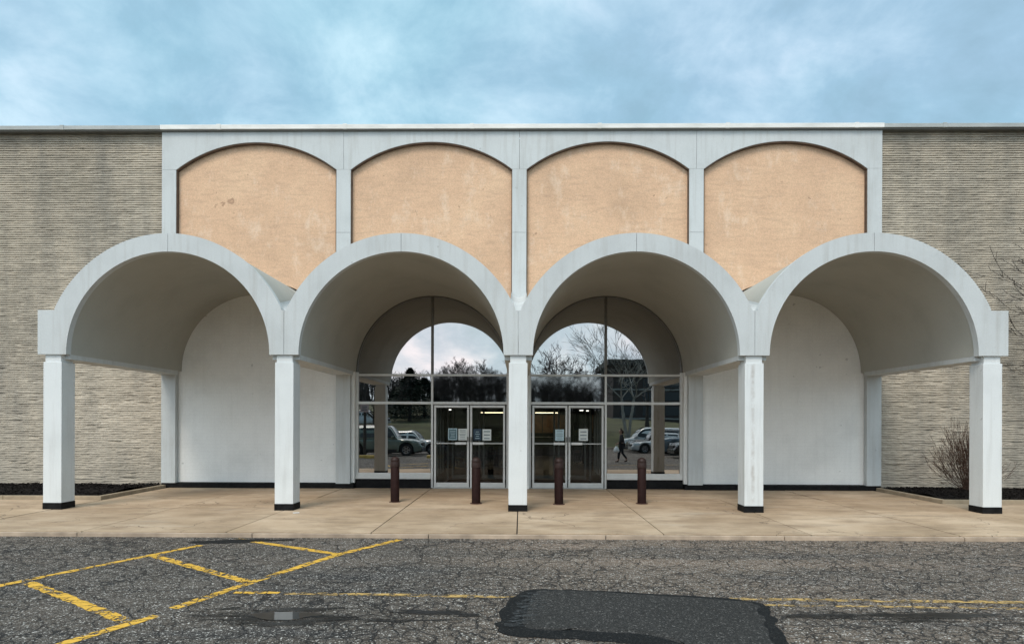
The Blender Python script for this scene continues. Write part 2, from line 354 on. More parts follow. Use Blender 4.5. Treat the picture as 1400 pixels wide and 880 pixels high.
class MB:
    def __init__(s): s.v = []; s.f = []
    def add(s, vs, fs):
        k = len(s.v); s.v += [tuple(v) for v in vs]; s.f += [tuple(i+k for i in f) for f in fs]; return s
    def box(s, x0, x1, y0, y1, z0, z1, b=0.0):
        if b <= 0:
            vs = [(x, y, z) for z in (z0, z1) for y in (y0, y1) for x in (x0, x1)]
            return s.add(vs, [(0, 2, 3, 1), (4, 5, 7, 6), (0, 1, 5, 4), (2, 6, 7, 3), (0, 4, 6, 2), (1, 3, 7, 5)])
        bm = bmesh.new(); bmesh.ops.create_cube(bm, size=1)
        for v in bm.verts: v.co = Vector(((x0+x1)/2+v.co.x*(x1-x0), (y0+y1)/2+v.co.y*(y1-y0), (z0+z1)/2+v.co.z*(z1-z0)))
        bmesh.ops.bevel(bm, geom=bm.edges[:], offset=b, segments=2, profile=.7, affect='EDGES')
        bm.verts.index_update()
        s.add([v.co[:] for v in bm.verts], [[v.index for v in f.verts] for f in bm.faces]); bm.free(); return s
    def tube(s, pts, rads, n=6, cap=True):
        rings = []
        for i, p in enumerate(pts):
            p = Vector(p)
            d = (Vector(pts[min(i+1, len(pts)-1)]) - Vector(pts[max(i-1, 0)])).normalized()
            a = d.orthogonal().normalized() if abs(d.z) < .99 else Vector((1, 0, 0))
            b = d.cross(a)
            rings.append([p + (a*math.cos(2*math.pi*k/n) + b*math.sin(2*math.pi*k/n))*rads[i] for k in range(n)])
        vs = [v for r in rings for v in r]; fs = []
        for i in range(len(pts)-1):
            for k in range(n):
                fs.append((i*n+k, i*n+(k+1) % n, (i+1)*n+(k+1) % n, (i+1)*n+k))
        if cap: fs.append(tuple(range(n))[::-1]); fs.append(tuple((len(pts)-1)*n+k for k in range(n)))
        return s.add(vs, fs)
    def lathe(s, prof, n=24, c=(0, 0, 0)):
        vs = []; fs = []
        for r, z in prof:
            for k in range(n): vs.append((c[0]+r*math.cos(2*math.pi*k/n), c[1]+r*math.sin(2*math.pi*k/n), c[2]+z))
        for i in range(len(prof)-1):
            for k in range(n): fs.append((i*n+k, i*n+(k+1) % n, (i+1)*n+(k+1) % n, (i+1)*n+k))
        fs.append(tuple(range(n))[::-1]); fs.append(tuple((len(prof)-1)*n+k for k in range(n)))
        return s.add(vs, fs)
    def poly(s, pts2, y0, y1):            # prism of an xz polygon between y0 (front) and y1
        n = len(pts2)
        vs = [(x, y0, z) for x, z in pts2] + [(x, y1, z) for x, z in pts2]
        fs = [tuple(range(n)), tuple(range(n, 2*n))[::-1]] + [(i, (i+1) % n, n+(i+1) % n, n+i)[::-1] for i in range(n)]
        return s.add(vs, fs)
    def strip(s, top, bot, y0, y1):       # solid between two xz polylines with matching counts
        n = len(top)
        vs = [(x, y0, z) for x, z in top]+[(x, y0, z) for x, z in bot]+[(x, y1, z) for x, z in top]+[(x, y1, z) for x, z in bot]
        fs = []
        for i in range(n-1):
            fs += [(i, n+i, n+i+1, i+1), (2*n+i, 2*n+i+1, 3*n+i+1, 3*n+i), (i, i+1, 2*n+i+1, 2*n+i), (n+i, 3*n+i, 3*n+i+1, n+i+1)]
        fs += [(0, 2*n, 3*n, n), (n-1, 2*n-1, 4*n-1, 3*n-1)]
        return s.add(vs, fs)
    def build(s, name, mat, parent=None, smooth=False, bevel=0, fix=True):
        o = mesh_ob(name, s.v, s.f, mat, parent, smooth)
        if fix:
            bm = bmesh.new(); bm.from_mesh(o.data); bmesh.ops.recalc_face_normals(bm, faces=bm.faces[:]); bm.to_mesh(o.data); bm.free()
        if smooth:
            try: o.data.set_sharp_from_angle(angle=R(40))
            except Exception: pass
        return o
def box(name, x0, x1, y0, y1, z0, z1, mat, parent=None, b=0.0):
    return MB().box(x0, x1, y0, y1, z0, z1, b).build(name, mat, parent, fix=False if b <= 0 else True)

# ------------------------------------------------------------------ ground
B = 4.8; D = 4.59; HC = 3.19; ZC = 3.2; RI = 2.1; RO = 2.475
ZA = -.07
def lot_z(x, y):
    return ZA - .022*max(0.0, -y-13.5) if y > -31 else ZA - .022*17.5
def terr_z(x, y):
    z = -.6
    if y < -30:
        t = min(1, max(0, (-y-31)/9)); z = -.6 + 1.95*t*t*(3-2*t)
        z += .02*max(0, -y-40)
        hill = max(0.0, min(1, (22-x)/30)); z += hill*min(2.6, max(0, (-y-40)*.075))
        z += .5*mn.noise(Vector((x*.05, y*.05, 0)))
    return z
def grid(xs, ys, fn): 
    v = [(x, y, fn(x, y)) for y in ys for x in xs]; n = len(xs)
    return v, [(j*n+i, j*n+i+1, (j+1)*n+i+1, (j+1)*n+i) for j in range(len(ys)-1) for i in range(n-1)]
xs = [-900, -500, -250, -150]+[-110+4*i for i in range(56)]+[150, 250, 500, 900]
ys = [-900, -500, -300, -200]+[-150+3*i for i in range(41)]+[-26, -10, 60, 400]
structure(mesh_ob('terrain', *grid(xs, ys, terr_z), M['grass'], smooth=True))
xs = [-60+5*i for i in range(25)]; ys = [-33, -31, -28, -24, -20, -16, -13.5, -8, -2.75]
structure(mesh_ob('parking_lot', *grid(xs, ys, lot_z), M['asphalt']))
structure(box('road_edge_kerb', -60, 60, -33.3, -33, -.9, -.30, M['kerb']))
# sidewalk: separate slabs with dark joints
sw = MB(); g = .010
xj = [-21.6+2.4*i for i in range(19)]
yj = [-2.66, .42, 2.25, 4.66]
rr_ = random.Random(3)
for i in range(len(xj)-1):
    for j in range(3):
        a, b_, c_, d_ = xj[i], xj[i+1], yj[j], yj[j+1]
        if j > 0 and (a < -9.7 or b_ > 9.7): 
            continue
        dz = rr_.uniform(-.004, .004)
        off = 0.0
        sw.box(a+g+off, b_-g+off, c_+g, d_-g, -.15, dz, .006)
sw.box(9.607, 9.64, .427, 4.65, -.15, -.004); sw.box(-9.64, -9.607, .427, 4.65, -.15, -.004)
structure(sw.build('sidewalk', M['walk']))
structure(box('sidewalk_bed', -21.6, 21.6, -2.74, 4.66, -.3, -.03, M['dark']))
# pavement continues beside and in front of the beds
sw2 = MB()
for i in range(5):
    for sx in (-1, 1):
        a, b_ = sorted((sx*(9.65+2.4*i), sx*(9.65+2.4*(i+1))))
        sw2.box(a+g, b_-g, .427, 1.66, -.15, -.002, .006)
structure(sw2.build('sidewalk_strip', M['walk']))
kb = MB()
for i in range(15):
    kb.box(-21.6+2.88*i+.006, -21.6+2.88*(i+1)-.006, -2.77, -2.700, -.3, -.006, .012)
structure(kb.build('kerb', M['kerb']))

def ribbon(mb, pts, w, z, jag=.012, seed=1, zfun=None):
    rr = random.Random(seed); L = []; Rr = []
    P = [Vector((*p, 0)) for p in pts]; dense = []
    for a, b in zip(P[:-1], P[1:]):
        n = max(2, int((b-a).length/.06))
        for i in range(n): dense.append(a.lerp(b, i/n))
    dense.append(P[-1])
    vs = []
    for i, p in enumerate(dense):
        d = (dense[min(i+1, len(dense)-1)]-dense[max(i-1, 0)]).normalized(); nrm = Vector((-d.y, d.x, 0))
        for sgn in (-1, 1):
            q = p + nrm*sgn*(w/2+rr.uniform(-jag, jag)); vs.append((q.x, q.y, z))
    mb.add(vs, [(2*i, 2*i+1, 2*i+3, 2*i+2) for i in range(len(dense)-1)])
ZL = ZA+.004
mk = MB()
ribbon(mk, [(-6.9, -8.6), (-6.2, -6.7), (-5.75, -5.62), (-4.82, -3.47)], .115, ZL, seed=1)
ribbon(mk, [(-1.88, -2.9), (-2.52, -4.07), (-3.1, -5.73), (-3.44, -6.85)], .125, ZL, seed=2)
structure(mk.build('parking_line_marking', M['yellow'], fix=False))
mk = MB()
ribbon(mk, [(-4.50, -2.92), (-2.58, -4.07)], .12, ZL, seed=3)
ribbon(mk, [(-5.12, -4.25), (-3.16, -5.73)], .13, ZL, seed=4)
ribbon(mk, [(-5.70, -5.83), (-4.29, -6.83), (-3.64, -7.31)], .13, ZL, seed=5)
structure(mk.build('parking_hatch_marking', M['yellow'], fix=False))
mk = MB()
ribbon(mk, [(-3.47, -7.1), (-3.66, -7.53), (-3.82, -7.92), (-4.2, -8.9)], .12, ZL, seed=6)
structure(mk.build('parking_line_end_marking', M['yellow'], fix=False))
mk = MB()
ribbon(mk, [(-3.1, -6.22), (-2.6, -6.22)], .09, ZL, seed=8)
structure(mk.build('lane_line_start_marking', M['yellow'], fix=False))
mk = MB()
ribbon(mk, [(-2.55, -6.24), (-1.4, -6.27), (-.03, -6.33), (3, -6.36), (9, -6.5), (15, -6.6)], .10, ZL, seed=7)
ribbon(mk, [(1.6, -6.56), (5, -6.64), (12, -6.8)], .07, ZL, seed=9)
structure(mk.build('lane_line_marking', M['yellowfaint'], fix=False))

# asphalt patch: raised slab of newer asphalt with feathered, smeared ends
def blob(outline, seed, amp, n_per=10, close=True):
    rr = random.Random(seed); P = [Vector((*p, 0)) for p in outline]; out = []
    m = len(P)
    for i in range(m):
        p0, p1, p2, p3 = P[i-1], P[i], P[(i+1) % m], P[(i+2) % m]
        for k in range(n_per):
            t = k/n_per
            q = .5*((2*p1)+(-p0+p2)*t+(2*p0-5*p1+4*p2-p3)*t*t+(-p0+3*p1-3*p2+p3)*t**3)
            nz = mn.noise(Vector((q.x*5+seed, q.y*5, 0)))*amp + rr.uniform(-amp, amp)*.35
            out.append(q+Vector((nz, mn.noise(Vector((q.x*5, q.y*5, seed)))*amp, 0)))
    return out
def sheet(name, outline, z, mat, seed=1, amp=.03, thick=0.0, inset=.05):
    o = blob(outline, seed, amp); n = len(o); c = sum(o, Vector())/n
    vs = [(p.x, p.y, z) for p in o]; fs = []
    inner = [p + (c-p).normalized()*inset for p in o]
    vs += [(p.x, p.y, z+thick) for p in inner]
    fs = [(i, (i+1) % n, n+(i+1) % n, n+i) for i in range(n)] + [tuple(range(n, 2*n))]
    return mesh_ob(name, vs, fs, mat)
structure(sheet('tar_seal_smear', [(.02, -6.22), (.5, -6.0), (2.40, -6.37), (2.56, -6.82), (2.38, -7.6), (2.1, -9.0), (1.9, -9.2), (1.25, -8.0), (.6, -7.72), (-.05, -7.62), (-.16, -7.2)], ZA+.004, M['tar'], 5, .05, .004, .06))
structure(sheet('asphalt_patch', [(.22, -6.17), (.55, -6.06), (2.32, -6.42), (2.45, -6.85), (2.27, -7.6), (1.98, -8.9), (1.7, -9.0), (1.4, -7.76), (.65, -7.50), (.12, -7.42), (.10, -7.0)], ZA+.006, M['patch'], 6, .04, .016, .09))
sm = MB(); rr_ = random.Random(12)
for i in range(70):          # brushed sealant strokes at both ends
    t = i/69; y = -6.2-1.22*t+rr_.uniform(-.02, .02)
    x = .10-.20*t; x += rr_.uniform(-.03, .12); l = rr_.uniform(.06, .26); hh = rr_.uniform(.003, .008)
    sm.add([(x, y, ZA+.026), (x+l, y+.02, ZA+.026), (x+l*.9, y+.02-hh, ZA+.026), (x+.02, y-hh, ZA+.026)], [(0, 1, 2, 3)])
structure(sm.build('sealant_strokes_marking', M['tarpale'], fix=False))
structure(sheet('puddle', [(-2.6, -7.03), (-2.4, -6.95), (-2.0, -6.98), (-1.85, -7.05), (-2.0, -7.12), (-2.15, -7.22), (-2.42, -7.2), (-2.55, -7.12)], ZA+.007, M['water'], 9, .035, .001, .01))
s = NT('wet_stain')
al = s.ramp(s.noise(2.2, 8, .7, s.scale((.5, 2.6, 1))), [(.46, 0.0), (.56, .8)])
wb = s.pbr((.010, .010, .010), .35, None, spec=.3)
M['wet'] = s.end(s.n('ShaderNodeMixShader', {0: al, 1: s.n('ShaderNodeBsdfTransparent').outputs[0], 2: wb.outputs[0]}))
structure(sheet('wet_stain', [(-3.3, -7.0), (-3.0, -6.85), (-2.4, -6.76), (-.8, -6.85), (-.3, -7.05), (-.9, -7.25), (-2.2, -7.40), (-3.0, -7.25)], ZA+.0045, M['wet'], 3, .1, .0003, .02))
structure(sheet('wet_streak', [(2.8, -6.85), (4, -6.8), (6.5, -6.95), (6.5, -7.2), (4.2, -7.15), (2.9, -7.1)], ZA+.0045, M['wet'], 8, .08, .0003, .02))
structure(sheet('kerb_stain', [(-5.1, -3.18), (-4.6, -2.98), (-3.9, -2.92), (-3.5, -2.98), (-4.0, -3.12), (-4.4, -3.3), (-4.9, -3.34)], ZA+.004, M['tar'], 4, .08, .001, .02))

# ------------------------------------------------------------------ the store
store = thing('store_building', 'long low store with white arcade of four arches, peach panels and tan brick wings', 'building', (0, 0, 0))
def brick_wing(x0, x1, sgn):
    pitch = .0625; z0, z1 = -.1, 9.74; yb = D+.0
    nx = int((x1-x0)/.06); V = []; F = []
    rows = []
    z = z0; k = 0
    while z < z1:
        gd = .026*(.32+.68*min(1, z/7)); rows += [(z, gd, k), (z+.013, gd, k), (z+.020, 0, k), (z+pitch-.006, .006, k)]; z += pitch; k += 1
    for (z, dep, k) in rows:
        rr = random.Random(k*31+int(sgn*7)); ofs = rr.uniform(0, .4)
        low = max(0, 1-z/9)
        for i in range(nx+1):
            x = x0+(x1-x0)*i/nx
            b = math.floor((x+ofs)/.39)
            rb = random.Random(b*7919+k*104729).uniform(-1, 1)
            n = mn.noise(Vector((x*4.5, k*1.7, 0)))*.014 + mn.noise(Vector((x*14, k*3.3, 5)))*.010 - max(0, mn.noise(Vector((x*2.2, k*2.3, 8)))-.28)*.09*low
            yy = yb + (dep - (.005*rb + n) if dep < .0065 else dep)
            zw = z + low*.018*mn.noise(Vector((x*3.5, k*.55, 9))) + mn.noise(Vector((x*9, k*2.9, 3)))*(.004+.005*low)
            V.append((x, yy, zw))
    m = nx+1
    for j in range(len(rows)-1):
        for i in range(nx): F.append((j*m+i, j*m+i+1, (j+1)*m+i+1, (j+1)*m+i))
    o = mesh_ob('brick_wing', V, F, M['brick'], store)
    return o
EX = 2*B+.195
brick_wing(-21, -EX, -1); brick_wing(EX, 21, 1)
box('wing_backing', -21, -EX-.01, D+.07, D+.3, -.3, 9.74, M['int_wall'], store)
box('wing_backing', EX+.01, 21, D+.07, D+.3, -.3, 9.74, M['int_wall'], store)
# coping
def coping(x0, x1, mat, step, z0=9.765, z1=9.885, y0=D-.24):
    m = MB(); m.box(x0, x1, y0, D+.35, z0, z1, .006)
    x = x0+step*.45
    while x < x1-.3:
        m.box(x, x+.11, y0-.012, D+.36, z0-.008, z1+.012, .004); x += step
    return m.build('coping', mat, store)
coping(-EX, EX, M['coping'], 3.45)
coping(-21, -EX-.004, M['copinggrey'], 3.45, z1=9.87); coping(EX+.004, 21, M['copinggrey'], 3.45, z1=9.87)
box('coping_shadow_gap', -21, 21, D-.19, D+.3, 9.735, 9.764, M['aludark'], store)
# frieze pieces, one per bay
YP = D-.13
for k in range(4):
    xc = -1.5*B+k*B; n = 40; top = []; bot = []
    hw = 2.195; rise = .745; rad = (hw*hw+rise*rise)/(2*rise)
    xl, xr = xc-B/2+.004, xc+B/2-.004
    if k == 0: xl = -EX
    if k == 3: xr = EX
    XS = [xl]+[xc-hw+2*hw*i/n for i in range(n+1)]+[xr]
    for x in XS:
        dx = abs(x-xc)
        zb = 8.704 if dx >= hw-1e-6 else 8.704+rise-rad+math.sqrt(rad*rad-dx*dx)
        top.append((x, 9.733)); bot.append((x, zb))
    MB().strip(top, bot, YP, D+.06).build('frieze', M['stucco'], store)
    # peach panel with the vault-shaped bottom
    top = []; bot = []; n = 60
    RC = RO-.1
    XS = [xc-B/2+.1+(B-.2)*i/n for i in range(n+1)]
    for x in XS:
        dx = abs(x-xc); top.append((x, 9.72)); bot.append((x, ZC+math.sqrt(max(0.0, RC*RC-dx*dx))))
    MB().strip(top, bot, D+.0, D+.25).build('peach_panel', M['peach'], store)
    XS = [xc-hw+2*hw*i/40 for i in range(41)]; zc_ = [8.704+rise-rad+math.sqrt(rad*rad-(x-xc)**2) for x in XS]
    MB().strip([(x, z_-.002) for x, z_ in zip(XS, zc_)], [(x, z_-.032) for x, z_ in zip(XS, zc_)], YP+.012, D-.001).build('panel_shade', M['panelshade'], store)  # added dark strips: shade under the frieze arch and along the pilasters, as colour
    for s_ in (-1, 1): box('panel_shade', *sorted((xc+s_*(hw+.008), xc+s_*(hw-.012))), YP+.02, D-.001, 4.0, 8.66, M['panelshade'], store)
# pilasters with a joint
for k in range(5):
    xc = -2*B+k*B
    m = MB()
    if k in (0, 4):
        m.box(xc-.195, xc+.195, YP, D+.3, .135, 8.70, .006)
    else:
        m.box(xc-.195, xc+.195, YP, D+.3, .135, 5.2, .006).box(xc-.195, xc+.195, YP, D+.3, 5.206, 6.98, .006).box(xc-.195, xc+.195, YP, D+.3, 6.986, 8.70, .006)
    m.build('pilaster', M['stucco'], store)
# walls under the vaults
def arch_wall(xc, y0, y1, zb, mat, name):
    n = 48; r = RI+.06; top = []; bot = []
    for i in range(n+1):
        x = xc-r+2*r*i/n; dx = abs(x-xc)
        top.append((x, ZC+math.sqrt(max(0, r*r-dx*dx)))); bot.append((x, zb))
    return MB().strip(top, bot, y0, y1).build(name, mat, store)
for k in (0, 3):
    xc = -1.5*B+k*B
    arch_wall(xc, D+.02, D+.25, .15, M['wallwhite'], 'white_wall')
    box('white_wall_edge', xc-2.2, xc-2.16, D+.02, D+.25, .15, 3.3, M['wallwhite'], store); box('white_wall_edge', xc+2.16, xc+2.2, D+.02, D+.25, .15, 3.3, M['wallwhite'], store)
# jamb walls either side of the windows
for x0, x1 in ((-4.602, -4.515), (4.515, 4.602)):
    box('jamb_wall', x0, x1, D-.0, D+.3, .15, 3.3, M['wallwhite'], store)
box('jamb_wall', -.29, .29, D+.0, D+.45, .0, 3.3, M['wallwhite'], store)
# black base
for x0, x1 in ((-EX, -4.515), (4.515, EX)):
    box('black_base', x0, x1, D-.11, D+.3, -.05, .133, M['black'], store, .004)
for x0, x1 in ((-4.51, -2.44), (2.44, 4.51)):
    box('black_base', x0, x1, D+.09, D+.3, -.05, .245, M['black'], store, .004)

# arcade: front rings in halves, blocks, vaults, beams, columns
for k in range(4):
    xc = -1.5*B+k*B
    for sgn in (-1, 1):
        out = []; inn = []; n = 40
        edge = B/2-.004
        if (k == 0 and sgn < 0) or (k == 3 and sgn > 0): edge = B/2+.29
        # outer: arc from crown to where x reaches 2.335, then the leg block up to z 4.12
        fx = lambda t: RO*math.sin(t)*(1+.03*math.sin(t)**4)
        aend = math.pi/2-max(t for t in [i*.001 for i in range(1571)] if fx(t) <= 2.34)
        o = [(.004, ZC+RO)]+[(RO*math.sin(t), ZC+RO*math.cos(t)) for t in [(math.pi/2-aend)*i/n for i in range(1, n+1)]]
        o += [(2.345, 4.085), (edge, 4.10), (edge, HC)]
        i_ = [(RI, HC), (RI, ZC)]+[(RI*math.cos(t), ZC+RI*math.sin(t)) for t in [(math.pi/2)*i/n for i in range(1, n)]]+[(.004, ZC+RI)]
        # strip: resample both to same counts along parameter
        def resample(P, m):
            L = [0]
            for a, b in zip(P[:-1], P[1:]): L.append(L[-1]+math.hypot(b[0]-a[0], b[1]-a[1]))
            r = []
            for q in range(m):
                t = L[-1]*q/(m-1); j = 0
                while j < len(L)-2 and L[j+1] < t: j += 1
                u = (t-L[j])/max(1e-9, L[j+1]-L[j]); r.append((P[j][0]+(P[j+1][0]-P[j][0])*u, P[j][1]+(P[j+1][1]-P[j][1])*u))
            return r
        # faces: upper ring part and leg part separately for exact corners
        ang = [(math.pi/2-aend)*i/n for i in range(n+1)]
        T = [(max(.004, fx(t)), ZC+RO*math.cos(t)) for t in ang]
        Bt = [(max(.004, RI*math.sin(t)), ZC+RI*math.cos(t)) for t in ang]
        m = MB()
        # ring and leg merged: continue param down to pi/2 on the inner, and along block on the outer
        rest = 14
        for q in range(1, rest+1):
            t = ang[-1]+(math.pi/2-ang[-1])*q/rest
            Bt.append((RI*math.sin(t), ZC+RI*math.cos(t)))
        top_leg = [(2.345, 4.085), (edge, 4.10)]
        zs = [4.10+(HC-4.10)*q/(rest-2) for q in range(1, rest-1)]
        T += top_leg+[(edge, z) for z in zs]
        T.append((edge, HC)); Bt.append((RI, HC)); 
        P2 = [(xc+sgn*a, b) for a, b in T[:n+1]]+[(xc+sgn*2.345, 4.10), (xc+sgn*edge, 4.10), (xc+sgn*edge, HC)]+[(xc+sgn*a, b) for a, b in Bt[::-1]]
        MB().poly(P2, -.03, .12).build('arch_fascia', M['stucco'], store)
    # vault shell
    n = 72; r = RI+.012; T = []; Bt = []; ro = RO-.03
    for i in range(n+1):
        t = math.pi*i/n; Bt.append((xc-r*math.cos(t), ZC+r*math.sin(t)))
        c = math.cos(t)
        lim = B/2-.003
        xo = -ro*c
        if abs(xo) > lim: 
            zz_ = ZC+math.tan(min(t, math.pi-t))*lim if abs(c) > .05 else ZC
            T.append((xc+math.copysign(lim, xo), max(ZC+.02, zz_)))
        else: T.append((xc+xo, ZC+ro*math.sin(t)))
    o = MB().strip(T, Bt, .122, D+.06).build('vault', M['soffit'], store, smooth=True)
    # inner lining continues to the recessed window
    if k in (1, 2):
        T2 = [(xc-(r+.1)*math.cos(math.pi*i/n), ZC+(r+.1)*math.sin(math.pi*i/n)) for i in range(n+1)]
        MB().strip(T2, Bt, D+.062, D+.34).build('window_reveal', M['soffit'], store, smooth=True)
    # flashing where the vault meets the wall
    Tf = [(xc-(ro+.05)*math.cos(t), ZC+(ro+.05)*math.sin(t)) for t in [math.pi*(.13+.74*i/40) for i in range(41)]]
    Bf = [(xc-(ro-.01)*math.cos(t), ZC+(ro-.01)*math.sin(t)) for t in [math.pi*(.13+.74*i/40) for i in range(41)]]
    MB().strip(Tf, Bf, D-.0, D+.064).build('flashing', M['flash'], store, smooth=True)
# valley saddles between vaults
for k in range(3):
    xp = -B+k*B; V = []; F = []; n = 10; m = 14
    w = .17
    for j in range(m+1):
        y = .06+(YP-.005-.06)*j/m; z0 = 4.10+(5.22-4.10)*(j/m)
        for i in range(n+1):
            a = math.pi*i/n
            V.append((xp-(w+.04*j/m)*math.cos(a), y, z0+.16-.16*math.sin(a) if True else 0))
    for j in range(m):
        for i in range(n): F.append((j*(n+1)+i, j*(n+1)+i+1, (j+1)*(n+1)+i+1, (j+1)*(n+1)+i))
    o = mesh_ob('valley_gutter', V, F, M['stucco'], store, smooth=False)
# edge beams
for k in range(5):
    xp = -2*B+k*B
    x0, x1 = xp-.205, xp+.205
    if k == 0: x0 = xp-.22
    box('edge_beam', x0-.08 if k else x0, x1+.08 if k < 4 else x1, .122, YP-.003, 3.10, 3.265, M['stucco'], store, .006)
# columns
def stained(xp):
    q = white_stucco('rust_stained_concrete', (.70, .73, .735), .14); t_ = q.node_tree
    bs = [n_ for n_ in t_.nodes if n_.type == 'BSDF_PRINCIPLED'][0]; src = bs.inputs['Base Color'].links[0].from_socket
    z_ = NT.__new__(NT); z_.m = q; z_.t = t_; z_.co = [n_ for n_ in t_.nodes if n_.type == 'TEX_COORD'][0].outputs['Object']
    sx = z_.n('ShaderNodeSeparateXYZ', {0: z_.co})
    d_ = z_.math('ABSOLUTE', z_.math('ADD', z_.math('SUBTRACT', sx.outputs[0], xp), z_.math('MULTIPLY', z_.noise(2.0, 3), .05)))
    k_ = z_.math('MULTIPLY', z_.ramp(d_, [(.012, 1.0), (.055, 0.0)]), z_.ramp(z_.noise(3, 6, .7), [(.40, 0.0), (.62, .45)]))
    t_.links.new(z_.mix(k_, src, (.24, .18, .14)), bs.inputs['Base Color']); return q
for k in range(5):
    xp = -2*B+k*B
    c = MB().box(xp-.19, xp+.19, 0, .41, .132, 3.035, .008).build('column', M['column'] if k != 3 else stained(xp), store)
    MB().box(xp-.163, xp+.163, .02, .385, 3.034, 3.188, .004).build('column_neck', M['column'], c)
    MB().box(xp-.197, xp+.197, -.008, .418, -.01, .134, .004).build('column_base', M['black'], c)

# ------------------------------------------------------------------ storefront windows and doors
YW = D+.20
def pane(x0, x1, z0, z1, y, mat, parent, name='pane', rad=None, xc=0):
    if rad is None:
        return mesh_ob(name, [(x0, y, z0), (x1, y, z0), (x1, y, z1), (x0, y, z1)], [(0, 1, 2, 3)], mat, parent)
    n = 30; V = [(x0, y, z0), (x1, y, z0)]
    for i in range(n+1):
        x = x1+(x0-x1)*i/n; V.append((x, y, ZC+math.sqrt(max(0, rad*rad-(x-xc)**2))))
    return mesh_ob(name, V, [tuple(range(len(V)))], mat, parent)
for sgn in (-1, 1):
    xc = sgn*2.4; xo = sgn*4.51; xi = sgn*.29           # outer and inner edges
    fr = MB(); lo = min
    t = .03; y0, y1 = YW-.05, YW+.06
    # arch head, dark
    rm = RI+.03; n = 64
    T = [(xc-rm*math.cos(math.pi*i/n), ZC+rm*math.sin(math.pi*i/n)) for i in range(n+1)]
    Bt = [(xc-(rm-.055)*math.cos(math.pi*i/n), ZC+(rm-.055)*math.sin(math.pi*i/n)) for i in range(n+1)]
    win = MB().box(xo-(.06 if sgn > 0 else 0), xo+(0 if sgn > 0 else .06), y0, y1, .41, ZC-.002, .004)
    win.box(min(xi, xi+sgn*.05), max(xi, xi+sgn*.05), y0, y1, 0, ZC-.002, .004)
    win.box(min(xo, xi)+.052, max(xo, xi)-.052, y0+.004, y1-.004, 3.095, 3.150, .004)
    win.box(min(xo, xi)+.052, max(xo, xi)-.052, y0+.004, y1-.004, 2.315, 2.385, .004)
    win.box(xc-.028, xc+.028, y0+.002, y1-.002, 2.386, 3.094, .003)
    jx = xc-sgn*0.0
    win.box(min(jx-.028, jx+.028), max(jx-.028, jx+.028), y0+.002, y1-.002, 0, 2.314, .003)
    a, b = sorted((xo-sgn*.0, xc+sgn*.03))
    win.box(a, b, y0-.05, y1, .25, .33, .006); win.box(a, b, y0-.02, y1, .332, .41, .006)
    wf = win.build('window_frame', M['alulight'], store)
    hd = MB().strip(T, Bt, y0-.002, y1-.002); hd.box(xc-.033, xc+.033, y0+.002, y1-.002, 3.152, ZC+rm-.05, .003)
    hd.build('arch_head', M['aludark'], wf, smooth=True)
    r = rm-.05
    q = M['winglass']; yg = YW+.01
    x_in0, x_in1 = xc-r, xc+r
    pane(x_in0+.01, xc-.03, 3.14, 0, yg, q, wf, rad=r, xc=xc); pane(xc+.03, x_in1-.01, 3.14, 0, yg, q, wf, rad=r, xc=xc)
    a, b = sorted((xo-sgn*.05, xc+sgn*.02))
    pane(a, b, 2.38, 3.10, yg, q, wf); pane(a, b, .40, 2.32, yg, q, wf)
    a, b = sorted((xi+sgn*.04, xc-sgn*.02))
    pane(a, b, 2.38, 3.10, yg, M['dimglass'], wf, 'dim_pane')
    # doors: two leaves between xi and xc
    for (d0, d1, hinge) in ((.375, 1.345, 1), (1.375, 2.345, -1)):
        x0, x1 = sorted((sgn*d0, sgn*d1)); ya, yb = YW-.035, YW+.02
        dm = MB().box(x0, x0+.055, ya, yb, .02, 2.29, .004).box(x1-.055, x1, ya, yb, .02, 2.29, .004)
        dm.box(x0+.054, x1-.054, ya+.002, yb-.002, 2.225, 2.288, .003).box(x0+.054, x1-.054, ya+.002, yb-.002, .022, .15, .004)
        dr = dm.build('door', M['alulight'], store)
        pane(x0+.05, x1-.05, .14, 2.23, YW-.004, M['doorglass'], dr, 'glass')
        inner = sgn*1.36
        pb = MB().box(x0+.05, x1-.05, ya-.055, ya-.030, 1.22, 1.25, .006).box(x0+.06, x0+.085, ya-.03, ya+.02, 1.22, 1.25).box(x1-.085, x1-.06, ya-.03, ya+.02, 1.22, 1.25)
        pb.build('push_bar', M['alu'], dr)
        near = x1 if abs(x1-inner) < abs(x0-inner) else x0
        sg = -1 if near == x1 else 1
        a, b = sorted((near+sg*.08, near+sg*.38))
        MB().box(a, b, ya-.062, ya-.056, 1.205, 1.27, .002).build('push_label', M['label'], dr)
        a, b = sorted((near+sg*.015, near+sg*.045))
        MB().box(a, b, ya-.05, ya-.004, 1.28, 1.42, .006).build('pull_handle', M['aludark'], dr)
    box('door_threshold', *sorted((sgn*.345, sgn*2.37)), YW-.06, YW+.06, -.02, .018, M['alu'], store)

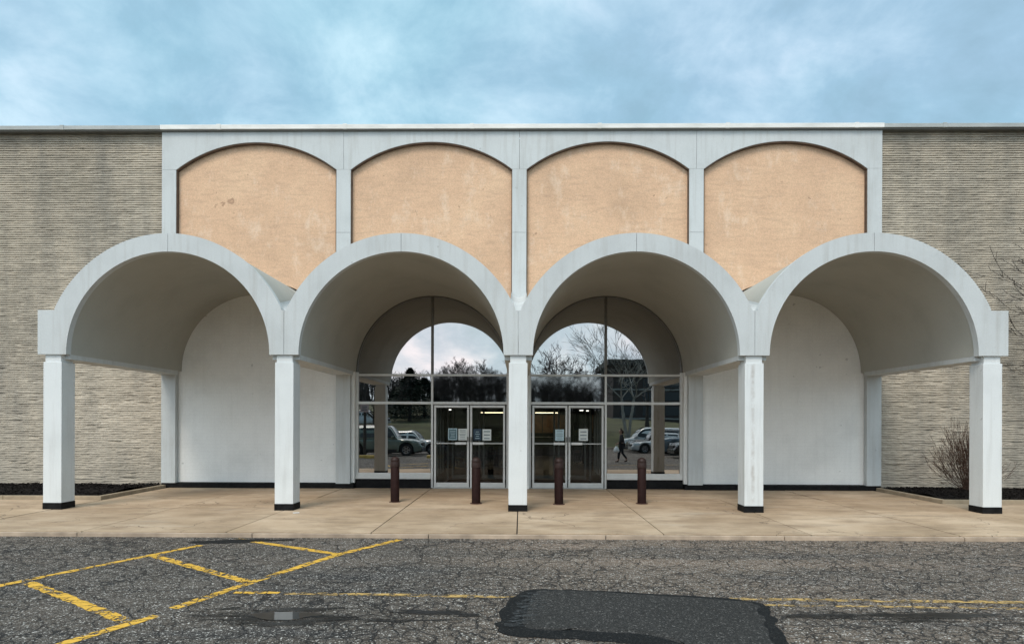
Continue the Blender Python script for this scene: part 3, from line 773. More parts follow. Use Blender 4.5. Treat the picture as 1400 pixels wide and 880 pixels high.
# interior: floor, ceiling, walls, roof, vestibules
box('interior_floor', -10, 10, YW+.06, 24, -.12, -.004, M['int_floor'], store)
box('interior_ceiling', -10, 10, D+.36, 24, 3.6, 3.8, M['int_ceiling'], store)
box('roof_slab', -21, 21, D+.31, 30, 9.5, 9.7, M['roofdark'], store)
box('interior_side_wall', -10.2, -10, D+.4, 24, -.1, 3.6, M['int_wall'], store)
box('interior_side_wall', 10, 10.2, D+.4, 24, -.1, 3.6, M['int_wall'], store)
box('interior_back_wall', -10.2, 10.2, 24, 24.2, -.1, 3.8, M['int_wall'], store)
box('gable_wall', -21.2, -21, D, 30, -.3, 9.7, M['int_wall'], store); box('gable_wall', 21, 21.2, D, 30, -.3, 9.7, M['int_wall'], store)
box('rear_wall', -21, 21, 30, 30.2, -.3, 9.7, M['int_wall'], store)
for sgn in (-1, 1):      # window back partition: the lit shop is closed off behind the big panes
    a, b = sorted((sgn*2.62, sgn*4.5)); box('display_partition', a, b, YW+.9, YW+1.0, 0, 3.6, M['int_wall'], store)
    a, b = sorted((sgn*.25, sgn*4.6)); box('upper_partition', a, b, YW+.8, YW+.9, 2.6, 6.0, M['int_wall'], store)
    # vestibule
    yv = YW+2.65
    vf = MB()
    a, b = sorted((sgn*.45, sgn*2.30))
    vf.box(a, b, yv-.03, yv+.03, 2.24, 2.32, .004)
    for xx in (.47, 1.12, 1.26, 2.10, 2.26): vf.box(sgn*xx-.03, sgn*xx+.03, yv-.028, yv+.028, 0, 2.24, .004)
    for (p, q) in ((.50, 1.09), (1.29, 2.07)):
        a, b = sorted((sgn*p, sgn*q)); vf.box(a, b, yv-.026, yv+.026, .03, .15, .003)
        a, b = sorted((sgn*p, sgn*q)); vf.box(a, b, yv-.05, yv-.03, 1.17, 1.20, .003)
    # side return with knee rail
    xs_ = sgn*2.33
    vf.box(xs_-.03, xs_+.03, YW+.07, yv, 2.24, 2.32, .003).box(xs_-.03, xs_+.03, YW+.07, yv-.04, 0, .30, .003)
    for yy in (YW+.6, YW+1.3, YW+2.0): vf.box(xs_-.028, xs_+.028, yy-.025, yy+.025, .30, 2.24, .003)
    v = vf.build('vestibule_frame', M['aluv'], store)
    a, b = sorted((sgn*.47, sgn*2.28))
    pane(a, b, .1, 2.24, yv, M['clearglass'], v, 'inner_glass')
    mesh_ob('inner_side_glass', [(xs_, YW+.07, .3), (xs_, yv, .3), (xs_, yv, 2.24), (xs_, YW+.07, 2.24)], [(0, 1, 2, 3)], M['clearglass'], v)
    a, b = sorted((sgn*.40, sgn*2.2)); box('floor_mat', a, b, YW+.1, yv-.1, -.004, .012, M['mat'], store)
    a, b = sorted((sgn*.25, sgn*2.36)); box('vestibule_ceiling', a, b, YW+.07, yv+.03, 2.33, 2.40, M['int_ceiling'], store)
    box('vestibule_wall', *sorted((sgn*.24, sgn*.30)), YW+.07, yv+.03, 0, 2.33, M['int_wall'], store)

# ceiling lights inside
def ceiling_light(x, y, w, label, mat='lit', z=2.95):
    t = thing('ceiling_light', label, 'ceiling light', (x, y, z), 'lights inside the store')
    MB().box(-w/2-.04, w/2+.04, -.16, .16, 0, .08, .01).build('housing', M['shelf'], t)
    MB().box(-w/2, w/2, -.13, .13, -.03, -.001, .01).build('tube_lens', M[mat], t)
    for s_ in (-1, 1): MB().tube([(s_*w*.3, 0, .08), (s_*w*.3, 0, 3.6-z)], [.006, .006], 5).build('hanger', M['shelf'], t)
    return t
ceiling_light(-1.46, 22.0, 1.25, 'long warm ceiling light seen through the glass of the left door pair', 'lit', 2.36)
ceiling_light(1.46, 22.0, 1.25, 'warm ceiling light above the wood cabinets, through the right door pair', 'lit', 2.36)
ceiling_light(-2.6, 11.0, .12, 'tiny lit spot lamp behind the outer leaf of the left doors', 'litw', 2.30)
ceiling_light(2.35, 11.5, .12, 'tiny lit spot lamp behind the outer leaf of the right doors', 'litw', 2.30)
ceiling_light(2.75, 13.5, .14, 'tiny lit spot lamp farther right behind the right doors', 'litw', 2.32)

def shelf_unit(x, y, w, h, label, palette, seed):
    t = thing('display_shelf', label, 'shelf', (x, y, 0), 'shelves inside the store'); rr = random.Random(seed)
    m = MB()
    for s_ in (-1, 1): m.box(s_*w/2-.02, s_*w/2+.02, -.2, .2, 0, h)
    m.box(-w/2, w/2, .19, .21, 0, h); m.build('upright', M['shelf'], t)
    lv = [i*.38+.1 for i in range(int(h/.38))]
    for z in lv: MB().box(-w/2+.021, w/2-.021, -.2, .185, z, z+.02).build('shelf_board', M['shelf'], t)
    for p in palette:
        g_ = MB()
        for z in lv:
            xx = -w/2+.05
            while xx < w/2-.2:
                ww = rr.uniform(.08, .2)
                if rr.random() < .42: MB().box(xx, xx+ww, -.15, .1, z+.0215, z+.02+rr.uniform(.1, .3), .008).build('goods', p, t)
                xx += ww+.02
pal = [simple('goods_red', (.09, .035, .03)), simple('goods_tan', (.17, .12, .08)), simple('goods_grey', (.11, .12, .13))]
shelf_unit(-2.7, 12.5, 1.5, 1.8, 'dim shelf of mixed goods behind the outer left door leaf', pal, 1)
shelf_unit(-1.0, 13.6, 1.6, 1.7, 'dim shelf of red and tan goods under the long warm light', pal, 2)
shelf_unit(3.1, 15.6, 1.4, 1.7, 'dim shelf standing inside beyond the walking shopper', pal, 3)
cab = thing('wood_cabinet', 'brown wood wall cabinets lit warm, seen through the right door pair', 'cabinet', (1.6, 23.0, 0))
for i in range(3): MB().box(-1.0+i*.68, -.36+i*.68, 0, .35, 1.25, 2.25, .01).build('cabinet_door', M['wood'], cab)
MB().box(-1.0, 1.0, -.3, .35, 0, 1.0, .01).build('counter', M['int_wall'], cab); MB().box(-1.05, 1.05, -.34, .36, 1.001, 1.04, .008).build('countertop', M['band'], cab)

# notices taped to the doors
def notice(x0, x1, z0, z1, sheet_mat, label, style, cat='notice'):
    yy = YW-.045
    t = thing('door_notice', label, cat, ((x0+x1)/2, yy, z0), 'paper notices taped to the doors')
    w = x1-x0; h = z1-z0
    MB().box(-w/2, w/2, -.002, .0, 0, h).build('sheet', sheet_mat, t)
    m = MB(); rr = random.Random(int(abs(x0)*100))
    if style == 'frame':
        MB().box(-w/2+.022, w/2-.022, -.004, -.0021, .022, h-.022).build('printed_field', M['teal'], t)
        for i in range(5): 
            ww = w*rr.uniform(.2, .32); z = .07+i*.042; m.box(-ww, ww, -.006, -.0041, z, z+.012)
        m.build('print', M['paperblue'], t)
    elif style == 'navy':
        for i in range(4):
            ww = w*rr.uniform(.16, .3); z = .05+i*.06; m.box(-ww, ww, -.004, -.0021, z, z+.014)
        m.build('print', M['paperblue'], t)
    elif style == 'rows':
        for i in range(6):
            ww = w*rr.uniform(.28, .38); z = .035+i*.045; m.box(-ww, ww, -.004, -.0021, z, z+.013+.008*(i % 3 == 2))
        m.build('print', M['ink'], t)
    else:
        for i in range(3):
            ww = w*rr.uniform(.30, .40); z = .04+i*.095; m.box(-ww, ww, -.004, -.0021, z, z+.03)
        m.build('print', M['ink'], t)
    return t
notice(-1.95, -1.70, 1.33, 1.65, M['paperblue'], 'dark teal notice with pale border on the leftmost door leaf', 'frame')
notice(-1.67, -1.43, 1.32, 1.64, M['paper'], 'white notice with grey lines on the leftmost door leaf, near its handle', 'rows')
notice(-1.25, -1.03, 1.32, 1.64, M['navy'], 'plain navy blue notice on the second door leaf from left', 'navy')
notice(-1.00, -.76, 1.32, 1.63, M['paper'], 'white notice with three bold lines beside the navy notice', 'bold')
notice(1.01, 1.25, 1.32, 1.63, M['paperblue'], 'pale blue notice on the third door leaf, beside the white middle column', 'rows')
notice(1.66, 1.91, 1.32, 1.65, M['paper'], 'lone white notice with bold lines on the rightmost door leaf', 'bold')

# ------------------------------------------------------------------ bollards
def bollard(x, y, label):
    t = thing('bollard', label, 'bollard', (x, y, 0), 'brown bollards in front of the doors')
    MB().lathe([(.098, .006), (.098, .80), (.094, .805)], 28).build('post', M['bollard'], t, smooth=True)
    MB().lathe([(.104, .804), (.106, .815), (.106, .90), (.100, .915), (.100, .93), (.105, .94), (.102, .965), (.090, .995), (.068, 1.02), (.036, 1.035), (.004, 1.04)], 28).build('cap', M['bollardtop'], t, smooth=True)
    MB().lathe([(.135, 0), (.135, .010), (.10, .014)], 20).build('base_plate', M['rust'], t, smooth=True)
    return t
proto = bollard(-2.80, 1.49, 'brown domed bollard farthest left, in front of the left window')
for x, y, lb in ((-.94, 1.29, 'brown domed bollard in front of the left door pair'), (.91, 1.23, 'brown domed bollard in front of the right door pair'), (2.79, 1.43, 'brown domed bollard farthest right, in front of the right window')):
    c = proto.copy(); COL.objects.link(c); c.location = (x, y, 0); c['label'] = lb
    c.rotation_euler = (R(random.uniform(-.6, .6)), R(random.uniform(-.8, .8)), random.uniform(0, 3))
    for ch in list(proto.children):
        d = ch.copy(); COL.objects.link(d); d.parent = c

# ------------------------------------------------------------------ planting beds
def bed(sgn, label, mlabel):
    x0 = sgn*9.66; x1 = sgn*21
    m = MB(); a, b = sorted((x0, x0+sgn*.13))
    seg = 3
    m.box(a, b, 1.80, D-.12, -.05, .085, .012)
    for i in range(5):
        p, q = sorted((x0+sgn*(2.3*i), x0+sgn*(2.3*(i+1)-.01))); m.box(p, q, 1.67, 1.796, -.05, .085, .012)
    tag(m.build('planter_edging', M['edging']), label, 'edging', 'concrete edgings of the beds')
    # mulch: mound sheet plus chips
    V = []; F = []; nx, ny = 60, 16
    for j in range(ny+1):
        for i in range(nx+1):
            x = x0+sgn*(.13+(11.2)*i/nx); y = 1.80+(D+.02-1.80)*j/ny
            V.append((x, y, .075+.05*mn.noise(Vector((x*1.5, y*1.5, 0)))+.06*math.sin(math.pi*j/ny)))
    for j in range(ny):
        for i in range(nx): F.append((j*(nx+1)+i, j*(nx+1)+i+1, (j+1)*(nx+1)+i+1, (j+1)*(nx+1)+i))
    rr = random.Random(5+sgn)
    for _ in range(5200):
        x = x0+sgn*rr.uniform(.15, 7.5); y = rr.uniform(1.83, D-.05)
        z = .08+.05*mn.noise(Vector((x*1.5, y*1.5, 0)))+.06*math.sin(math.pi*(y-1.8)/(D-1.8))+rr.uniform(0, .02)
        l = rr.uniform(.012, .045); w = l*rr.uniform(.2, .5)
        q = Matrix.Rotation(rr.uniform(0, 6.28), 3, 'Z') @ Matrix.Rotation(rr.uniform(-.9, .9), 3, 'X') @ Matrix.Rotation(rr.uniform(-.7, .7), 3, 'Y')
        k = len(V)
        for p in ((-l, -w, 0), (l, -w*.5, 0), (l*.8, w, 0), (-l*.9, w*.6, 0), (0, 0, w)):
            V.append(tuple(q @ Vector(p)+Vector((x, y, z))))
        F += [(k, k+1, k+4), (k+1, k+2, k+4), (k+2, k+3, k+4), (k+3, k, k+4)]
    o = mesh_ob('mulch', V, F, M['mulchchip'])
    tag(o, mlabel, 'mulch', kind='stuff')
bed(-1, 'low tan concrete edging round the left bed', 'black wood mulch filling the left bed at the brick wall')
bed(1, 'low tan concrete edging round the right bed with the shrub', 'black wood mulch under the bare shrub at right')
# pale leaves/litter bits on mulch and pavement
lt = MB(); lt.box(-.06, .06, -.04, .04, 0, .008, .003)
o = lt.build('litter_scrap', M['label']); o.location = (-4.41, -.40, .006); o.rotation_euler.z = .4
tag(o, 'small scrap of white litter on the pavement near the second column', 'litter')

# ------------------------------------------------------------------ bare shrubs and trees
def branch(mb, p, d, length, rad, depth, rr, spread=.5, up_=.15, nseg=4, sides=4, kids=(2, 3), shrink=.72, tw=.004):
    pts = [p]; rads = [rad]; q = Vector(p); dd = Vector(d).normalized()
    for i in range(nseg):
        dd = (dd + Vector((rr.gauss(0, .12), rr.gauss(0, .12), rr.gauss(0, .08)+up_*.15))).normalized()
        q = q + dd*length/nseg; pts.append(q.copy()); rads.append(max(tw, rad*(1-.45*(i+1)/nseg)))
    mb.tube(pts, rads, sides if depth > 1 else 3, cap=False)
    if depth <= 0: return
    n = rr.randint(*kids)
    for k in range(n):
        t = rr.uniform(.35, 1) if k else 1.0
        j = min(nseg, max(1, int(round(t*nseg)))); pp = pts[j]
        ax = Vector((rr.gauss(0, 1), rr.gauss(0, 1), rr.gauss(0, 1))).normalized()
        nd = (dd + ax*spread*rr.uniform(.6, 1.3)*(1.0 if k else .5) + Vector((0, 0, up_))).normalized()
        branch(mb, pp, nd, length*shrink*rr.uniform(.75, 1.15), max(tw, rads[j]*.72), depth-1, rr, spread, up_, nseg, sides, kids, shrink, tw)
def shrub(x, y, h, label):
    t = thing('bare_shrub', label, 'shrub', (x, y, .08)); rr = random.Random(21)
    m = MB()
    for i in range(72):
        a = rr.uniform(0, 2*math.pi); tilt = rr.uniform(.1, 1.25)
        d = Vector((math.cos(a)*math.sin(tilt), math.sin(a)*math.sin(tilt)*.8, math.cos(tilt)))
        p = Vector((rr.uniform(-.07, .07), rr.uniform(-.07, .07), 0))
        branch(m, p, d, h*.40*rr.uniform(.8, 1.15), .010, 3, rr, .42, .12, 3, 4, (2, 3), .72, .0044)
    m.v = [(v_[0]*.70, v_[1]*.6, v_[2]*.86) for v_ in m.v]
    m.build('branches', M['twig'], t, fix=False)
    m2 = MB()
    for i in range(6):
        a = rr.uniform(0, 6.28); m2.tube([(0, 0, -.1), (.03*math.cos(a), .03*math.sin(a), .1), (.10*math.cos(a), .10*math.sin(a), .35)], [.022, .018, .010], 6)
    m2.build('stems', M['twig'], t, fix=False)
shrub(11.35, 3.35, 1.85, 'bare red-brown shrub in black mulch behind the rightmost column')
def bare_tree(x, y, z, h, label, seed, bark='bark', trunk=.22, fork=.3, depth=6, kids=(2, 3), spread=.55, lean=(0, 0), sm=1, group=None, twin=1, cat='tree', tw=.012):
    t = thing('bare_tree', label, cat, (x, y, z), group); rr = random.Random(seed)
    m = MB(); b = MB(); 
    for q in range(twin):
        l2 = (lean[0]+(q*.28-.14*(twin-1)), lean[1])
        top = Vector((l2[0]*h*fork, l2[1]*h*fork, h*fork))
        m.tube([(0, 0, -.4), top*.5+Vector((rr.uniform(-.1, .1), 0, 0)), top], [trunk*1.15, trunk*.9, trunk*.75], 8)
        for i in range(4):
            a = 2*math.pi*i/4+rr.uniform(-.4, .4)
            d = Vector((math.cos(a)*.9, math.sin(a)*.9, .9))
            branch(b, top, d, h*.25*rr.uniform(.85, 1.2), trunk*.42, depth-1, rr, spread, .05, 4, 5, kids, .74, tw)
    zm = max(v_[2] for v_ in b.v); f_ = h/zm
    for q in (m, b): q.v = [(v_[0]*f_**.9, v_[1]*f_**.9, v_[2]*f_) for v_ in q.v]
    m.build('trunk', M[bark], t, fix=False); b.build('crown', M[bark], t, fix=False)
    return t
# tree at the right edge whose branch tips reach into the picture
tr = thing('bare_tree', 'bare tree by the right brick wall, its branch tips reaching in from the edge', 'tree', (14.9, 3.1, 0)); rr_ = random.Random(11)
m = MB(); m.tube([(0, 0, -.1), (.03, 0, 1.5), (0, .05, 3.0), (.05, 0, 5.0)], [.10, .085, .07, .035], 8); m.build('trunk', M['bark'], tr, fix=False)
b = MB()
for z, L in ((2.7, 1.25), (3.3, 1.35), (3.9, 1.30), (4.5, 1.35), (5.0, 1.15)):
    for a in (math.pi, math.pi+.7, 1.9, .2, -1.0):
        branch(b, Vector((0.02, 0, z)), Vector((math.cos(a), math.sin(a)*.8, .35)), L*1.08*rr_.uniform(.85, 1.1), .034, 4, rr_, .55, .04, 4, 4, (2, 3), .70, .0065)
b.build('crown', M['bark'], tr, fix=False)

# ------------------------------------------------------------------ what the glass reflects: lot, cars, trees, building
def loft(sections):
    n = len(sections[0]); v = [p for s_ in sections for p in s_]; f = []
    for j in range(len(sections)-1):
        for i in range(n-1): f.append((j*n+i, j*n+i+1, (j+1)*n+i+1, (j+1)*n+i))
    return v, f
def sstep(a, b, x):
    t = max(0, min(1, (x-a)/(b-a))); return t*t*(3-2*t)
def car(kind, x, y, z, rz, paintmat, label, Lc=4.6, W=1.86, H=1.65, trimk='trim', chrome=False, rails=False):
    t = thing('parked_car', label, 'car', (x, y, z), 'cars parked across the lot', rz)
    rw = .36 if H > 1.55 else .33; xw = Lc*.30; ra = rw+.06
    belt = {'suv': .98, 'van': 1.02, 'sedan': .90}[kind]*(H/({'suv': 1.65, 'van': 1.75, 'sedan': 1.45}[kind]))
    hood = belt-.04; fb = {'suv': .20, 'van': .34, 'sedan': .17}[kind]*Lc     # windscreen base x
    rb = {'suv': -.47, 'van': -.49, 'sedan': -.33}[kind]*Lc                    # rear glass base
    rt0 = {'suv': .06, 'van': .14, 'sedan': .03}[kind]*Lc; rt1 = {'suv': -.40, 'van': -.44, 'sedan': -.17}[kind]*Lc
    secs = []; n = 90
    for i in range(n+1):
        xx = -Lc/2+Lc*i/n; u = xx/(Lc/2)
        w = W/2*(1-.16*max(0, abs(u)-.72)/.28*(abs(u)-.3))
        zb = .22+.10*sstep(.85, 1, abs(u))
        for cx in (-xw, xw*1.05):
            d = abs(xx-cx)
            if d < ra: zb = max(zb, rw+math.sqrt(ra*ra-d*d))
        zt = hood
        if xx > fb: zt = hood-.16*((xx-fb)/(Lc/2-fb))**2 - .22*sstep(.93, 1, u)
        if xx < rb: zt = belt-.06*sstep(rb, -Lc/2, xx) - .12*sstep(.96, 1, -u)
        zt = max(zt, zb+.05)
        zm = (zb+zt)/2
        half = [(0, zb), (w*.90, zb), (w*.99, zb+.05*(zt-zb)), (w, zb+.35*(zt-zb)), (w*.985, zb+.75*(zt-zb)), (w*.93, zt-.03), (w*.75, zt), (0, zt+.015)]
        secs.append([(xx, -a, b_) for a, b_ in half]+[(xx, a, b_) for a, b_ in half[::-1][1:]])
    v, f = loft(secs); m = len(secs[0]); f += [tuple(range(m)), tuple((len(secs)-1)*m+k for k in range(m))]
    MB().add(v, f).build('body', paintmat, t, smooth=True)
    # greenhouse
    def zr(xx):
        if xx > rt0: return belt-.05+(H-belt+.05)*math.sin(max(0, (fb-xx)/(fb-rt0))*math.pi/2)**.9
        if xx < rt1: return belt-.05+(H-.05-belt+.05)*math.sin(max(0, (xx-rb)/(rt1-rb))*math.pi/2)**.9
        return H-.05*(xx-rt0)/(rt1-rt0)
    def wid(z): 
        k = (z-belt)/(H-belt); return W/2*(.925-.20*max(0, k)**1.3)
    secs = []; n = 50
    for i in range(n+1):
        xx = rb+(fb-rb)*i/n; zt = max(belt-.02, zr(xx)); 
        half = [(wid(belt-.03), belt-.05), (wid(belt+.5*(zt-belt)), belt+.5*(zt-belt)), (wid(zt-.08), max(belt-.04, zt-.07)), (wid(zt)*.86, max(belt-.03, zt-.012)), (0, zt+.012)]
        secs.append([(xx, -a, b_) for a, b_ in half]+[(xx, a, b_) for a, b_ in half[::-1][1:]])
    v, f = loft(secs); MB().add(v, f).build('roof', paintmat, t, smooth=True)
    # side windows
    cuts = {'suv': [(-.40, -.27), (-.25, -.035), (-.01, .17)], 'van': [(-.43, -.20), (-.17, .06), (.085, .28)], 'sedan': [(-.20, -.025), (0.0, .14)]}[kind]
    for s_ in (-1, 1):
        for a, b_ in cuts:
            V = []; k = 12
            for i in range(k+1):
                xx = (a+(b_-a)*i/k)*Lc; zt = max(belt+.045, zr(xx)-.10); V.append((xx, s_*(wid(zt)+.006), zt))
            for i in range(k, -1, -1):
                xx = (a+(b_-a)*i/k)*Lc; V.append((xx, s_*(wid(belt+.04)+.006), belt+.04))
            wn_ = mesh_ob('side_window', V, [tuple(range(len(V))) if s_ < 0 else tuple(range(len(V)))[::-1]], M['darkglass'], t)
            if chrome: MB().tube([V[j] for j in range(k+1)]+[V[k+1], V[-1], V[0]], [.012]*(k+4), 4).build('window_trim', M['chrome'], wn_)
        MB().box(fb-.30, fb-.16, s_*W/2-.06 if s_ > 0 else -W/2-.12, W/2+.12 if s_ > 0 else -W/2+.06, belt+.02, belt+.15, .03).build('mirror', paintmat, t)
        MB().box(Lc/2-.40, Lc/2-.10, *sorted((s_*W*.28, s_*W*.445)), hood-.28, hood-.13, .03).build('headlight', M['lamp'], t)
        MB().box(-Lc/2-.0, -Lc/2+.22, *sorted((s_*W*.36, s_*W*.475)), belt-.24, belt-.05, .02).build('tail_light', M['redlamp'], t)
        for cx in (-xw, xw*1.05):
            wy = s_*(W/2-.12)
            prof = [(rw*.62, -.11), (rw*.95, -.11), (rw, -.08), (rw, .08), (rw*.95, .11), (rw*.62, .11)]
            vv = []; ff = []; nn = 28
            for q in range(nn):
                a = 2*math.pi*q/nn
                for r_, o_ in prof: vv.append((cx+r_*math.cos(a), wy+o_, rw+r_*math.sin(a)))
            for q in range(nn):
                for j in range(5): ff.append((q*6+j, q*6+j+1, ((q+1) % nn)*6+j+1, ((q+1) % nn)*6+j))
            wh_ = MB().add(vv, ff).build('wheel', M['tyre'], t, smooth=True)
            rm_ = MB(); yo = wy+s_*.085
            for q in range(6):
                a = 2*math.pi*q/6; c_, s2 = math.cos(a), math.sin(a)
                rm_.add([(cx+c_*.04-s2*.05, yo, rw+s2*.04+c_*.05), (cx+c_*.04+s2*.05, yo, rw+s2*.04-c_*.05), (cx+c_*rw*.62+s2*.03, yo, rw+s2*rw*.62-c_*.03), (cx+c_*rw*.62-s2*.03, yo, rw+s2*rw*.62+c_*.03)], [(0, 1, 2, 3)])
            ring = [(cx+rw*.6*math.cos(2*math.pi*q/24), yo, rw+rw*.6*math.sin(2*math.pi*q/24)) for q in range(25)]
            rm_.tube(ring, [.022]*25, 5); rm_.build('rim', M['rim'], wh_)
            # dark wheel well
        if rails: MB().tube([(rt0-.1, s_*W*.34, H+.0), (rt0-.2, s_*W*.34, H+.06), (rt1+.2, s_*W*.34, H+.05), (rt1+.1, s_*W*.34, H-.03)], [.02]*4, 5).build('roof_rail', M[trimk], t)
    well = MB()
    for cx in (-xw, xw*1.05): well.box(cx-ra+.02, cx+ra-.02, -W/2+.25, W/2-.25, .25, rw+ra-.04)
    well.box(-Lc/2+.15, Lc/2-.15, -W/2+.12, W/2-.12, .19, .30)
    well.build('underbody', M['trim'], t)
    # windscreen and rear screen
    for (xa, xb, sg) in ((fb-.06, rt0+.05, 1), (rb+.06, rt1-.03, -1)):
        V = []; k = 6
        rows_ = []
        for i in range(k+1):
            xx = xa+(xb-xa)*i/k; z_ = zr(xx)+.018; w_ = wid(z_)*.84; rows_.append([(xx+sg*.012, -w_, z_-.01), (xx+sg*.014, 0, z_+.012), (xx+sg*.012, w_, z_-.01)])
        v, f = loft(rows_); MB().add(v, f).build('windscreen' if sg > 0 else 'rear_window', M['darkglass'], t, smooth=True)
    MB().box(Lc/2-.14, Lc/2+.012, -W*.27, W*.27, hood-.40, hood-.22, .03).build('grille', M['chrome'] if chrome else M['trim'], t)
    MB().box(Lc/2-.25, Lc/2+.03, -W*.44, W*.44, .24, .46, .05).build('bumper', M['trim'] if kind != 'sedan' else paintmat, t)
    if kind == 'suv':
        cl = MB()
        for s_ in (-1, 1): cl.box(-Lc*.19, Lc*.20, *sorted((s_*(W/2-.03), s_*(W/2+.012))), .24, .40, .015)
        cl.build('sill_cladding', M['trim'], t)
    return t
def RX(u, s_):            # helper arithmetic kept in metres: virtual image -> true place in front of the glass
    Yv = 900/s_; return .056+(u-700)/s_-.0133*Yv, 23.02-Yv
def lz(y): return lot_z(0, y)
def put(kind, nose_u, s_, face, pm, label, **k):
    nx_, yy = RX(nose_u, s_); L_ = k.get('Lc', 4.6)
    cx = nx_-face*L_/2
    return car(kind, cx, yy, lz(yy), 0 if face > 0 else math.pi, pm, label, **k)
pg = carpaint('grey_green_paint', (.13, .17, .15)); pw = carpaint('white_paint', (.66, .66, .64)); pk = carpaint('black_paint', (.015, .015, .017))
psv = carpaint('silver_paint', (.46, .47, .47)); pbg = carpaint('blue_grey_paint', (.11, .14, .165)); pdg = carpaint('dark_grey_paint', (.05, .055, .06))
put('suv', 579, 23.8, 1, pg, 'grey-green compact off-roader reflected in the left window', Lc=4.6, H=1.70, rails=False)
put('sedan', 612, 21.8, 1, pw, 'white sedan reflected just beyond the grey-green off-roader', Lc=4.7, H=1.47)
put('suv', 560, 19.5, 1, pk, 'black car with roof rails reflected behind the off-roader', Lc=4.8, H=1.90, rails=True)
put('sedan', 590, 16.8, 1, pdg, 'dark grey sedan reflected farthest in the left window', Lc=4.6, H=1.5)
put('sedan', 917, 25.0, -1, pk, 'black sedan reflected nearest in the right window, nose to the left', Lc=4.8, H=1.50)
put('suv', 896, 22.0, -1, pbg, 'blue-grey tall off-roader reflected behind the column in the right window', Lc=5.0, H=1.92, W=1.95)
put('sedan', 861, 19.6, -1, psv, 'silver sedan reflected beside the walking woman', Lc=4.7, H=1.42)
put('suv', 857, 18.4, -1, pk, 'black crossover with chrome window trim reflected behind the silver sedan', Lc=4.8, H=1.68, chrome=True)
put('van', 850, 17.2, -1, pw, 'white minivan reflected behind the black crossover', Lc=5.1, H=1.86, W=1.95)
c = car('sedan', 20.8, -37.5, terr_z(20.8, -37.5)+.1, math.pi, pw, 'white sedan parked up the slope, reflected at the right pane edge', Lc=4.6, H=1.5)
c = car('sedan', -14.5, -38.0, terr_z(-14.5, -38)+.1, 0, psv, 'silver sedan up the slope, reflected at the left pane edge', Lc=4.6, H=1.5)

# islands with yellow kerbs
def island(x0, x1, y0, y1, label):
    z = lz((y0+y1)/2); m = MB().box(x0, x1, y0, y1, z-.1, z+.14, .04)
    tag(m.build('parking_island', M['yellowkerb']), label, 'kerb island', 'yellow kerb islands of the lot')
island(-13, -7.2, -11.6, -11.3, 'yellow painted kerb island reflected low in the left window')
island(-4.9, -4.0, -11.9, -11.6, 'short yellow kerb end reflected beside the left doors')
island(8.9, 14, -11.4, -11.1, 'yellow kerb end reflected low in the right window corner')
# sign on its post
sg = thing('parking_sign', 'small pinkish square sign on a thick post reflected in the left window', 'sign', (*RX(498, 25.2), lz(-12.5)))
MB().tube([(0, 0, -.1), (0, 0, 2.85)], [.09, .075], 8).build('post', M['bark'], sg)
MB().box(-.23, .23, .09, .105, 2.42, 2.86, .004).build('panel', simple('faded_sign', (.42, .33, .32), .6), sg)
ms = MB(); ms.box(-.15, .15, .106, .108, 2.70, 2.74); ms.box(-.12, .12, .106, .108, 2.60, 2.64); ms.box(-.15, .15, .106, .108, 2.50, 2.54)
ms.build('print', M['navy'], sg)
# light pole? none in view.  far building
bx0, bx1, by, bz = 12.5, 46, -66, 1.3
fb_ = thing('office_building', 'long dark brick office block with pale bands, reflected beyond the grass', 'building', (0, 0, 0))
box('wall', bx0, bx1, by-14, by, bz-1, bz+8.2, M['bbrick'], fb_)
box('roof', bx0-.8, bx1+.8, by-14.5, by+.9, bz+8.2, bz+9.0, M['roofdark'], fb_, .03)
for z in (bz+1.0, bz+3.1, bz+4.9, bz+6.7): box('concrete_band', bx0-.02, bx1+.02, by+.002, by+.10, z, z+.22, M['band'], fb_)
for i in range(11):
    for z in (bz+1.5, bz+3.5, bz+5.3):
        x = bx0+1+i*3; w_ = box('window', x, x+2.0, by+.004, by+.05, z, z+1.2, M['darkglass'], fb_)
# bare trees
gt = 'bare trees beyond the parking lot'
def rtree(u, s_, ztop, label, seed, **k):
    x, y = RX(u, s_); z = terr_z(x, y) if y < -33 else lz(y)
    return bare_tree(x, y, z, ztop-z, label, seed, group=gt, **k)
rtree(752, 14.0, 10.6, 'wide bare tree reflected left in the right arch, by the middle column', 1, trunk=.24, fork=.22, spread=.6, tw=.011, depth=8)
rtree(788, 14.0, 10.2, 'wide bare tree reflected just left of the right arch mullion', 2, trunk=.24, fork=.22, spread=.6, tw=.011, depth=8)
rtree(858, 15.5, 11.2, 'tall pale twin-trunk tree reflected right of the right arch mullion', 3, bark='barkpale', trunk=.15, fork=.36, spread=.5, twin=2, tw=.011, depth=6)
rtree(885, 14, 9.0, 'bare tree reflected at the right end of the right arch', 8, trunk=.2, fork=.3, tw=.011)
rtree(636, 11.5, 9.6, 'bare tree with round crown reflected right of the left arch mullion', 4, trunk=.28, fork=.3, spread=.6, tw=.010, depth=8)
rtree(662, 11.5, 9.6, 'bare tree with wide crown reflected in the left arch, second from the mullion', 5, trunk=.28, fork=.3, spread=.6, tw=.010, depth=8)
rtree(618, 10.5, 9.0, 'bare tree reflected against the left arch mullion on its right', 14, trunk=.24, fork=.25, spread=.6, tw=.010, depth=8)
rtree(648, 10.0, 9.2, 'bare tree half hidden between the two round crowns in the left arch', 15, trunk=.24, fork=.25, spread=.6, tw=.010, depth=8)
rtree(683, 11.0, 8.6, 'small bare tree reflected at the far right of the left arch', 6, trunk=.24, fork=.3, tw=.010)
rtree(512, 16.0, 6.5, 'dim bare tree reflected at the left edge of the left window', 7, trunk=.22, fork=.3, tw=.011)
